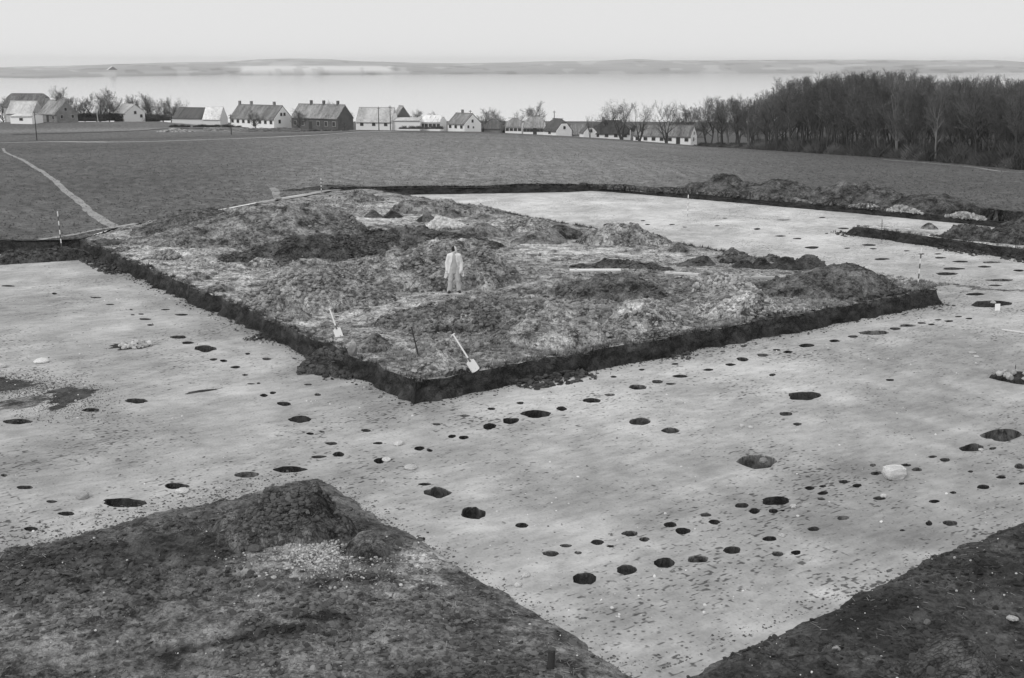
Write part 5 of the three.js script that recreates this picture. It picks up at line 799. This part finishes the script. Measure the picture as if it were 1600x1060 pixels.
{ const o = new THREE.Mesh(stoneGeos[2], earth(SAND, 0.3, 0.03)); o.position.copy(G(552, 553, 0.62)); o.position.y += 0.1; o.rotation.set(0.25, 0.4, 1.45); o.scale.set(0.2, 0.24, 0.15); tag(o, 'stone', 'upright squarish stone on the rim beside the tumbled dark heap', 'stone', 'loose stones about the site'); }
{ const a = G(654, 557, 0.6), d = Math.hypot(a.x, a.z), b = atD(643, 512, d + 0.2), g = new THREE.Group(); g.position.copy(a); const v = b.clone().sub(a), L = v.length(); g.quaternion.setFromUnitVectors(new THREE.Vector3(0, 1, 0), v.normalize());
  part('shaft', new THREE.CylinderGeometry(0.02, 0.024, L + 0.2, 9).translate(0, L / 2 - 0.1, 0), DARKW, g); part('grip', new THREE.SphereGeometry(0.03, 10, 8).scale(1, 0.8, 1).translate(0, L, 0), DARKW, g); part('collar', new THREE.CylinderGeometry(0.028, 0.03, 0.16, 9).translate(0, 0.22, 0), tone(0.05), g);
  tag(g, 'digging_bar', 'dark bar stuck upright among stones near the near corner of the island', 'bar'); }
for (const [x0, y0, x1, y1, l, t] of [[890, 421.5, 970, 422.5, 'long pale plank lying on dark turf in the middle of the island', 0.78], [1040, 425, 1092, 429.5, 'pale plank running into the heap of field stones', 0.6], [1162, 432.5, 1238, 434.5, 'grey plank lying right of the heap of field stones', 0.4]]) {
  const a = G(x0, y0, 0.95), b = G(x1, y1, 0.95), L = a.distanceTo(b), m = new THREE.Group(); m.position.copy(a).lerp(b, 0.5); m.rotation.y = -Math.atan2(b.z - a.z, b.x - a.x);
  const g1 = new THREE.BoxGeometry(L, 0.06, 0.24, 24, 1, 2), p = g1.attributes.position; for (let i = 0; i < p.count; i++) p.setY(i, p.getY(i) + 0.02 * Math.sin(p.getX(i) * 1.1)); g1.computeVertexNormals(); part('board', g1, tone(t), m);
  for (const s of [-1, 1]) part('end_cleat', boxG(0.06, 0.012, 0.2, s * (L / 2 - 0.25), 0.037, 0), tone(t * 0.7), m);
  tag(m, 'plank', l, 'plank', 'planks lying on the island'); }

// ------------------------------------------------------------------ STONES
const STONEM = {}; const stoneMat = t => STONEM[t] ||= earth(SAND, t, 0.02);
[[1397, 747, 36, 20, 0.68, 'large pale boulder with flat top at right on the floor'], [65, 566, 24, 9, 0.8, 'white flat stone at left above the dark soil stain'], [4, 574, 14, 10, 0.62, 'pale stone at the left edge of the picture'], [623, 695, 18, 10, 0.72, 'pale rounded stone beside the row of holes before the near corner'], [604, 720, 16, 8, 0.74, 'pale stone lying over the rim of a post hole'], [641, 732, 22, 9, 0.6, 'flat pale stone right of the stone-capped post hole'], [598, 754, 8, 7, 0.7, 'small white stone between foreground mound and the post holes'], [284, 769, 24, 9, 0.7, 'pale rounded stone in front of an oval hole by the left bank'], [130, 778, 20, 14, 0.42, 'lumpy grey stone beside the long dark hole at left'], [35, 801, 8, 9, 0.72, 'small white stone near the lower left edge of the floor'], [821, 901, 14, 9, 0.75, 'upper of two white stones at the foot of the left foreground bank'], [809, 916, 13, 10, 0.78, 'lower of two white stones at the foot of the left foreground bank'], [1381, 777, 10, 9, 0.75, 'white stone on the rim of a shallow hole below the boulder'], [1240, 793, 12, 8, 0.68, 'white stone right of the smudged hole'], [1221, 838, 12, 6, 0.66, 'pale stone right of a dark hole near the front right'], [1533, 704, 9, 5, 0.7, 'white stone at the rim of the large dark pit at right'], [1159, 667, 8, 7, 0.66, 'left of two pale stones in the middle of the floor'], [1173, 669, 9, 6, 0.66, 'right of two pale stones in the middle of the floor'], [1552, 474, 9, 6, 0.5, 'grey stone inside the large pit at the far right'], [768, 637, 9, 4, 0.66, 'small stone over a post hole before the near corner'], [1193, 723, 14, 12, 0.3, 'grey stone lying inside the large stony hole'], [1582, 969, 18, 10, 0.55, 'pale stone in the dark bank at the lower right', 0.45], [1307, 1016, 14, 10, 0.42, 'pale stone in the dark bank at the bottom right', 0.45], [1450, 968, 12, 12, 0.22, 'grey stone in the dark bank above the smooth mound', 0.45], [398, 866, 22, 14, 0.13, 'grey rounded stone in the left foreground bank', 0.45], [376, 853, 16, 12, 0.16, 'smaller grey stone left of the rounded one in the left bank', 0.45], [587, 870, 9, 7, 0.6, 'white stone at the foot of the smooth grey mound', 0.5], [567, 871, 12, 6, 0.4, 'flat grey stone at the foot of the smooth grey mound', 0.5], [460, 962, 7, 7, 0.6, 'small white stone beside the dark furrow in the left bank', 0.45], [428, 907, 10, 6, 0.6, 'small white stone left in the left bank below the pebbles', 0.45], [660, 548, 10, 12, 0.28, 'upright stone beside the dark spade', 0.65], [668, 541, 9, 10, 0.32, 'round stone behind the dark spade', 0.75], [219, 379, 6, 5, 0.7, 'white block of stone below the broad back-left heap', 0.62], [1526, 558, 8, 4, 0.65, 'left of two pale stones near the right edge of the floor'], [1519, 552, 12, 4, 0.5, 'right-hand flat pale stone near the right edge of the floor']].forEach(([px, py, w, h, t, l, y0 = 0], i) => {
  const c = G(px, py, y0 >= 0.45 && y0 <= 0.5 ? 0.33 : y0); if (y0 >= 0.45 && y0 <= 0.5) { const [u, v] = toUV(c.x, c.z); c.y = v > 10.9 ? frH(u, v, c.x, c.z) : flH(u, v, c.x, c.z); }
  const k = Math.hypot(c.x, c.z) / F, rx = w * k / 2, ry = Math.max(0.4 * rx, h * k * 0.62);
  const geo = i === 0 ? (() => { const g = new THREE.IcosahedronGeometry(1, 4), p = g.attributes.position; for (let j = 0; j < p.count; j++) { const v = new THREE.Vector3().fromBufferAttribute(p, j), m = Math.max(Math.abs(v.x), Math.abs(v.y) * 1.25, Math.abs(v.z)); v.multiplyScalar(lerp(1, 0.92 / m, 0.72)).multiplyScalar(1 + 0.16 * (fbm(v.x * 2 + 5, v.y * 2 + v.z * 2 + 8, 6, 3) - 0.5)); if (v.y < 0) { v.x *= 1 + 0.25 * v.y; v.z *= 1 + 0.25 * v.y; } p.setXYZ(j, v.x, v.y, v.z); } g.computeVertexNormals(); return g; })() : stoneGeos[i % 6];
  const m = new THREE.Mesh(geo, stoneMat(t)); m.position.copy(c); m.position.y += ry * (i === 0 ? 0.7 : 0.35); m.scale.set(rx, ry, rx * (i === 0 ? 0.75 : 0.9)); m.rotation.y = i === 0 ? 0.25 : i * 1.3; tag(m, 'stone', l, 'stone', 'loose stones about the site'); });
stoneHeap('hearth of pale stones in a dark hollow in the left trench', { l: 182, r: 236, fy: 546, px: 212, py: 537, k: 0.7, y0: 0, tone: 0.05, rough: 0.04, prof: 0.6 }, 60, 0.085, [0.25, 0.6]);
// stony pit at the right edge
{
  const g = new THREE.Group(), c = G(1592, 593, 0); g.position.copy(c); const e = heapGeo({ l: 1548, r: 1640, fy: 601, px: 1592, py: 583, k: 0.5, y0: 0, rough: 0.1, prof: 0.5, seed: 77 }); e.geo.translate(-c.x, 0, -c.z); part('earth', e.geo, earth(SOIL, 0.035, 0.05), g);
  const r = rng(9), L = []; for (let i = 0; i < 26; i++) { const a = (3 + Math.floor(r() * (e.nr - 5))) * e.na + Math.floor(r() * e.na); L.push([e.pos[a * 3] - c.x, e.pos[a * 3 + 1] + 0.02, e.pos[a * 3 + 2] - c.z, 0.06 + 0.05 * r(), 0.2 + 0.25 * r()]); } const s = instanced(pebbleGeo, white, L); s.name = 'stones'; s.userData.kind = 'stuff'; g.add(s);
  tag(g, 'stone_heap', 'low dark heap of soil and cobbles at the right edge of the floor', 'stone heap'); }
{ // white marker card by the pit
  const p = G(1559, 487, 0), g = new THREE.Group(); g.position.copy(p); part('board', boxG(0.22, 0.26, 0.02, 0, 0.16, 0), tone(0.85), g); part('peg', boxG(0.03, 0.3, 0.02, 0, 0.05, -0.022), tone(0.3), g); g.rotation.set(-0.15, 0.3, 0); tag(g, 'marker_board', 'small white marker board beside the large pit at the far right', 'marker'); }
// thin pale lath at the right edge
{ const a = G(1567, 515.5, 0.03), b = G(1604, 520.5, 0.03), L = a.distanceTo(b), m = new THREE.Mesh(new THREE.CapsuleGeometry(0.035, L, 4, 8).rotateZ(Math.PI / 2), tone(0.6)); m.position.copy(a).lerp(b, 0.5); m.rotation.y = -Math.atan2(b.z - a.z, b.x - a.x); tag(m, 'lath', 'thin pale lath lying on the floor at the right edge', 'lath'); }

// ------------------------------------------------------------------ THE MAN ON THE ISLAND
function sdfMesh(f, lo, hi, cell) {                 // surface nets
  const n = lo.map((l, i) => Math.ceil((hi[i] - l) / cell) + 1), [nx, ny, nz] = n, V = new Float32Array(nx * ny * nz), id = (i, j, k) => (k * ny + j) * nx + i;
  for (let k = 0; k < nz; k++) for (let j = 0; j < ny; j++) for (let i = 0; i < nx; i++) V[id(i, j, k)] = f(lo[0] + i * cell, lo[1] + j * cell, lo[2] + k * cell);
  const vid = new Int32Array(nx * ny * nz).fill(-1), P = [], I = [];
  for (let k = 0; k < nz - 1; k++) for (let j = 0; j < ny - 1; j++) for (let i = 0; i < nx - 1; i++) {
    let c = 0, sx = 0, sy = 0, sz = 0; const v = []; for (let q = 0; q < 8; q++) v.push(V[id(i + (q & 1), j + (q >> 1 & 1), k + (q >> 2))]);
    for (const [a, b] of [[0, 1], [2, 3], [4, 5], [6, 7], [0, 2], [1, 3], [4, 6], [5, 7], [0, 4], [1, 5], [2, 6], [3, 7]]) if ((v[a] < 0) !== (v[b] < 0)) { const t = v[a] / (v[a] - v[b]); sx += lerp(a & 1, b & 1, t); sy += lerp(a >> 1 & 1, b >> 1 & 1, t); sz += lerp(a >> 2, b >> 2, t); c++; }
    if (c) { vid[id(i, j, k)] = P.length / 3; P.push(lo[0] + (i + sx / c) * cell, lo[1] + (j + sy / c) * cell, lo[2] + (k + sz / c) * cell); }
  }
  const quad = (a, b, c, d, flip) => { if (a < 0 || b < 0 || c < 0 || d < 0) return; flip ? I.push(a, c, b, a, d, c) : I.push(a, b, c, a, c, d); };
  for (let k = 1; k < nz - 1; k++) for (let j = 1; j < ny - 1; j++) for (let i = 1; i < nx - 1; i++) {
    const a = V[id(i, j, k)] < 0;
    if (a !== (V[id(i + 1, j, k)] < 0)) quad(vid[id(i, j - 1, k - 1)], vid[id(i, j, k - 1)], vid[id(i, j, k)], vid[id(i, j - 1, k)], !a);
    if (a !== (V[id(i, j + 1, k)] < 0)) quad(vid[id(i - 1, j, k - 1)], vid[id(i, j, k - 1)], vid[id(i, j, k)], vid[id(i - 1, j, k)], a);
    if (a !== (V[id(i, j, k + 1)] < 0)) quad(vid[id(i - 1, j - 1, k)], vid[id(i, j - 1, k)], vid[id(i, j, k)], vid[id(i - 1, j, k)], !a);
  }
  return geom(P, I);
}
const cap = (x, y, z, a, b, ra, rb) => { const dx = b[0] - a[0], dy = b[1] - a[1], dz = b[2] - a[2], t = clamp(((x - a[0]) * dx + (y - a[1]) * dy + (z - a[2]) * dz) / (dx * dx + dy * dy + dz * dz)); return Math.hypot(x - a[0] - t * dx, y - a[1] - t * dy, z - a[2] - t * dz) - lerp(ra, rb, t); };
const ell = (x, y, z, c, r) => { const k = Math.hypot((x - c[0]) / r[0], (y - c[1]) / r[1], (z - c[2]) / r[2]); return (k - 1) * Math.min(...r); };
const smin = (a, b, k) => { const h = clamp(0.5 + 0.5 * (b - a) / k); return lerp(b, a, h) - k * h * (1 - h); };
{
  const J = { sh: s => [s * 0.185, 1.40, -0.01], el: s => [s * 0.27, 1.11, -0.05], wr: s => [s * 0.265, 0.86, 0.03], ha: s => [s * 0.26, 0.79, 0.05], hip: s => [s * 0.09, 0.92, 0], kn: s => [s * 0.135, 0.5, 0.03], an: s => [s * 0.175, 0.09, -0.02], toe: s => [s * 0.2, 0.035, 0.15] };
  const hc = [0.02, 1.635, 0.03], ht = 0.75;                                  // head turned to the viewer's right
  const headLocal = (x, y, z) => { const X = x - hc[0], Z = z - hc[2]; return [X * Math.cos(ht) - Z * Math.sin(ht), y - hc[1], X * Math.sin(ht) + Z * Math.cos(ht)]; };
  const head = (x, y, z) => { const [a, b, c] = headLocal(x, y, z); let d = smin(ell(a, b, c, [0, 0.02, -0.01], [0.086, 0.108, 0.1]), ell(a, b, c, [0, -0.055, 0.03], [0.055, 0.065, 0.06]), 0.03); d = smin(d, cap(a, b, c, [0, 0.01, 0.085], [0, -0.025, 0.107], 0.009, 0.015), 0.012); d = Math.max(d, -(Math.min(ell(a, b, c, [0.032, 0.012, 0.096], [0.016, 0.009, 0.014]), ell(a, b, c, [-0.032, 0.012, 0.096], [0.016, 0.009, 0.014])))); d = Math.max(d, -ell(a, b, c, [0, -0.062, 0.096], [0.022, 0.004, 0.012])); for (const s of [-1, 1]) d = smin(d, ell(a, b, c, [s * 0.08, 0, -0.005], [0.012, 0.03, 0.02]), 0.008); return d; };
  const body = (x, y, z) => {
    let d = smin(ell(x, y, z, [0, 1.27, 0], [0.165, 0.24, 0.105]), ell(x, y, z, [0, 0.97, 0], [0.15, 0.15, 0.105]), 0.1);
    d = smin(d, cap(x, y, z, [-0.15, 1.42, -0.01], [0.15, 1.42, -0.01], 0.062, 0.062), 0.06); d = smin(d, cap(x, y, z, [0, 1.42, 0], [0.01, 1.56, 0.015], 0.058, 0.05), 0.04);
    for (const s of [-1, 1]) { d = smin(d, cap(x, y, z, J.sh(s), J.el(s), 0.052, 0.04), 0.03); d = smin(d, cap(x, y, z, J.el(s), J.wr(s), 0.042, 0.028), 0.02); d = smin(d, cap(x, y, z, J.hip(s), J.kn(s), 0.085, 0.055), 0.05); d = smin(d, cap(x, y, z, J.kn(s), J.an(s), 0.055, 0.038), 0.03); d = smin(d, cap(x, y, z, J.an(s), J.toe(s), 0.042, 0.03), 0.02);
      const w = J.wr(s), h = J.ha(s); d = smin(d, cap(x, y, z, w, h, 0.027, 0.03), 0.015); for (let f = 0; f < 4; f++) { const o = (f - 1.5) * 0.019, l = [0.066, 0.078, 0.073, 0.056][f]; d = Math.min(d, cap(x, y, z, [h[0] - s * 0.004, h[1], h[2] + o], [h[0] - s * 0.012, h[1] - l, h[2] + o - 0.004], 0.009, 0.007)); } d = Math.min(d, cap(x, y, z, [w[0] - s * 0.012, w[1] - 0.03, w[2] + 0.03], [h[0] - s * 0.02, h[1] - 0.02, h[2] + 0.055], 0.011, 0.009)); }
    return Math.min(smin(d, head(x, y, z), 0.02), 9);
  };
  const g = new THREE.Group();
  part('body', sdfMesh(body, [-0.4, -0.02, -0.22], [0.4, 1.8, 0.26], 0.0125), grey(0.6, 0.7), g);
  const hair = (x, y, z) => { const [a, b, c] = headLocal(x, y, z); const d = ell(a, b, c, [0, 0.028, -0.012], [0.098, 0.12, 0.112]); return Math.max(d, 0.62 * c + 0.78 * a + 0.15 * b - 0.006, -0.085 - b); };
  part('hair', sdfMesh(hair, [-0.15, 1.5, -0.15], [0.2, 1.8, 0.2], 0.009), grey(0.006, 0.8), g);
  const shirt = (x, y, z) => { let d = smin(ell(x, y, z, [0, 1.27, 0.002], [0.178, 0.25, 0.12]), ell(x, y, z, [0, 1.0, 0], [0.16, 0.15, 0.118]), 0.1); d = smin(d, cap(x, y, z, [0, 1.42, 0.0], [0.01, 1.49, 0.01], 0.075, 0.062), 0.04); return Math.max(smin(d, cap(x, y, z, [0, 0.95, 0], [0, 0.78, 0], 0.125, 0.12), 0.05), 0.74 - y); };
  part('shirt', sdfMesh(shirt, [-0.3, 0.7, -0.2], [0.3, 1.62, 0.25], 0.015), grey(0.4), g);
  const coat = (x, y, z) => {
    let d = smin(ell(x, y, z, [0, 1.26, -0.012], [0.205, 0.275, 0.14]), cap(x, y, z, [-0.14, 1.41, -0.015], [0.14, 1.41, -0.015], 0.078, 0.078), 0.07);
    const fl = 0.16 + 0.14 * sstep(1.05, 0.65, y) ** 1.5, sk = Math.max(Math.hypot(x / (fl + 0.04), (z + 0.015) / 0.15) * 0.15 - 0.15, y - 1.2, (0.73 + 0.04 * Math.abs(x)) - y);
    d = smin(d, sk, 0.04);
    const gap = 0.06 + 0.12 * sstep(1.35, 0.75, y) - 0.02 * (y > 1.42), op = Math.max(Math.abs(x) - gap, -(z - 0.02));                      // hangs open in front
    d = Math.max(d, -op); d = Math.max(d, 0.71 - y - 0.16 * sstep(0.2, 0.34, Math.abs(x)));
    for (const s of [-1, 1]) { let a = smin(cap(x, y, z, J.sh(s), J.el(s), 0.088, 0.074), cap(x, y, z, J.el(s), [J.wr(s)[0], J.wr(s)[1] + 0.0, J.wr(s)[2]], 0.074, 0.058), 0.03); d = smin(d, a, 0.018); const f = Math.max(cap(x, y, z, [s * 0.2, 0.92, -0.04], [s * 0.33, 0.62 + 0.03 * s, -0.02], 0.11, 0.05), Math.abs(z + 0.03) - 0.03); d = smin(d, f, 0.03); }
    d = Math.min(d, Math.max(Math.abs(Math.hypot(x, z + 0.005) - 0.082) - 0.014, Math.abs(y - 1.5) - 0.03, z - 0.045));                      // collar
    return d + 0.006 * (fbm(x * 14 + 9, y * 9 + z * 9, 5, 2) - 0.5);
  };
  part('jacket', sdfMesh(coat, [-0.48, 0.5, -0.26], [0.48, 1.62, 0.26], 0.0125), grey(0.72), g);
  const tr = (x, y, z) => { let d = 9; for (const s of [-1, 1]) d = smin(d, smin(cap(x, y, z, [s * 0.085, 0.92, 0], J.kn(s), 0.118, 0.095), cap(x, y, z, J.kn(s), [J.an(s)[0], 0.08, J.an(s)[2] + 0.015], 0.092, 0.1), 0.04), 0.02); d = smin(d, ell(x, y, z, [0, 0.96, 0], [0.168, 0.12, 0.122]), 0.04); return Math.max(d, y - 1.03, 0.055 - y) + 0.03 * (fbm(x * 11 + 9, y * 7 + z * 8, 15, 2) - 0.5); };
  part('trousers', sdfMesh(tr, [-0.36, 0.02, -0.24], [0.36, 1.1, 0.24], 0.0125), grey(0.44), g);
  for (const s of [-1, 1]) { const shoe = (x, y, z) => Math.max(smin(cap(x, y, z, [s * 0.17, 0.075, -0.04], [s * 0.20, 0.045, 0.15], 0.06, 0.048), ell(x, y, z, [s * 0.17, 0.1, -0.02], [0.055, 0.06, 0.065]), 0.03), -y); part('shoe', sdfMesh(shoe, [s > 0 ? 0.02 : -0.29, -0.03, -0.16], [s > 0 ? 0.29 : -0.02, 0.2, 0.25], 0.012), grey(0.03), g); }
  const p = G(710, 456.5, TOP + 0.02), [u, v] = toUV(p.x, p.z); p.y = islandH(u, v, p.x, p.z) - 0.01; g.position.copy(p); g.rotation.y = 0.05; g.scale.setScalar(1.0);
  tag(g, 'person', 'man in pale open jacket and baggy light trousers standing on the island, looking right', 'person');
}

renderer.render(scene, camera);
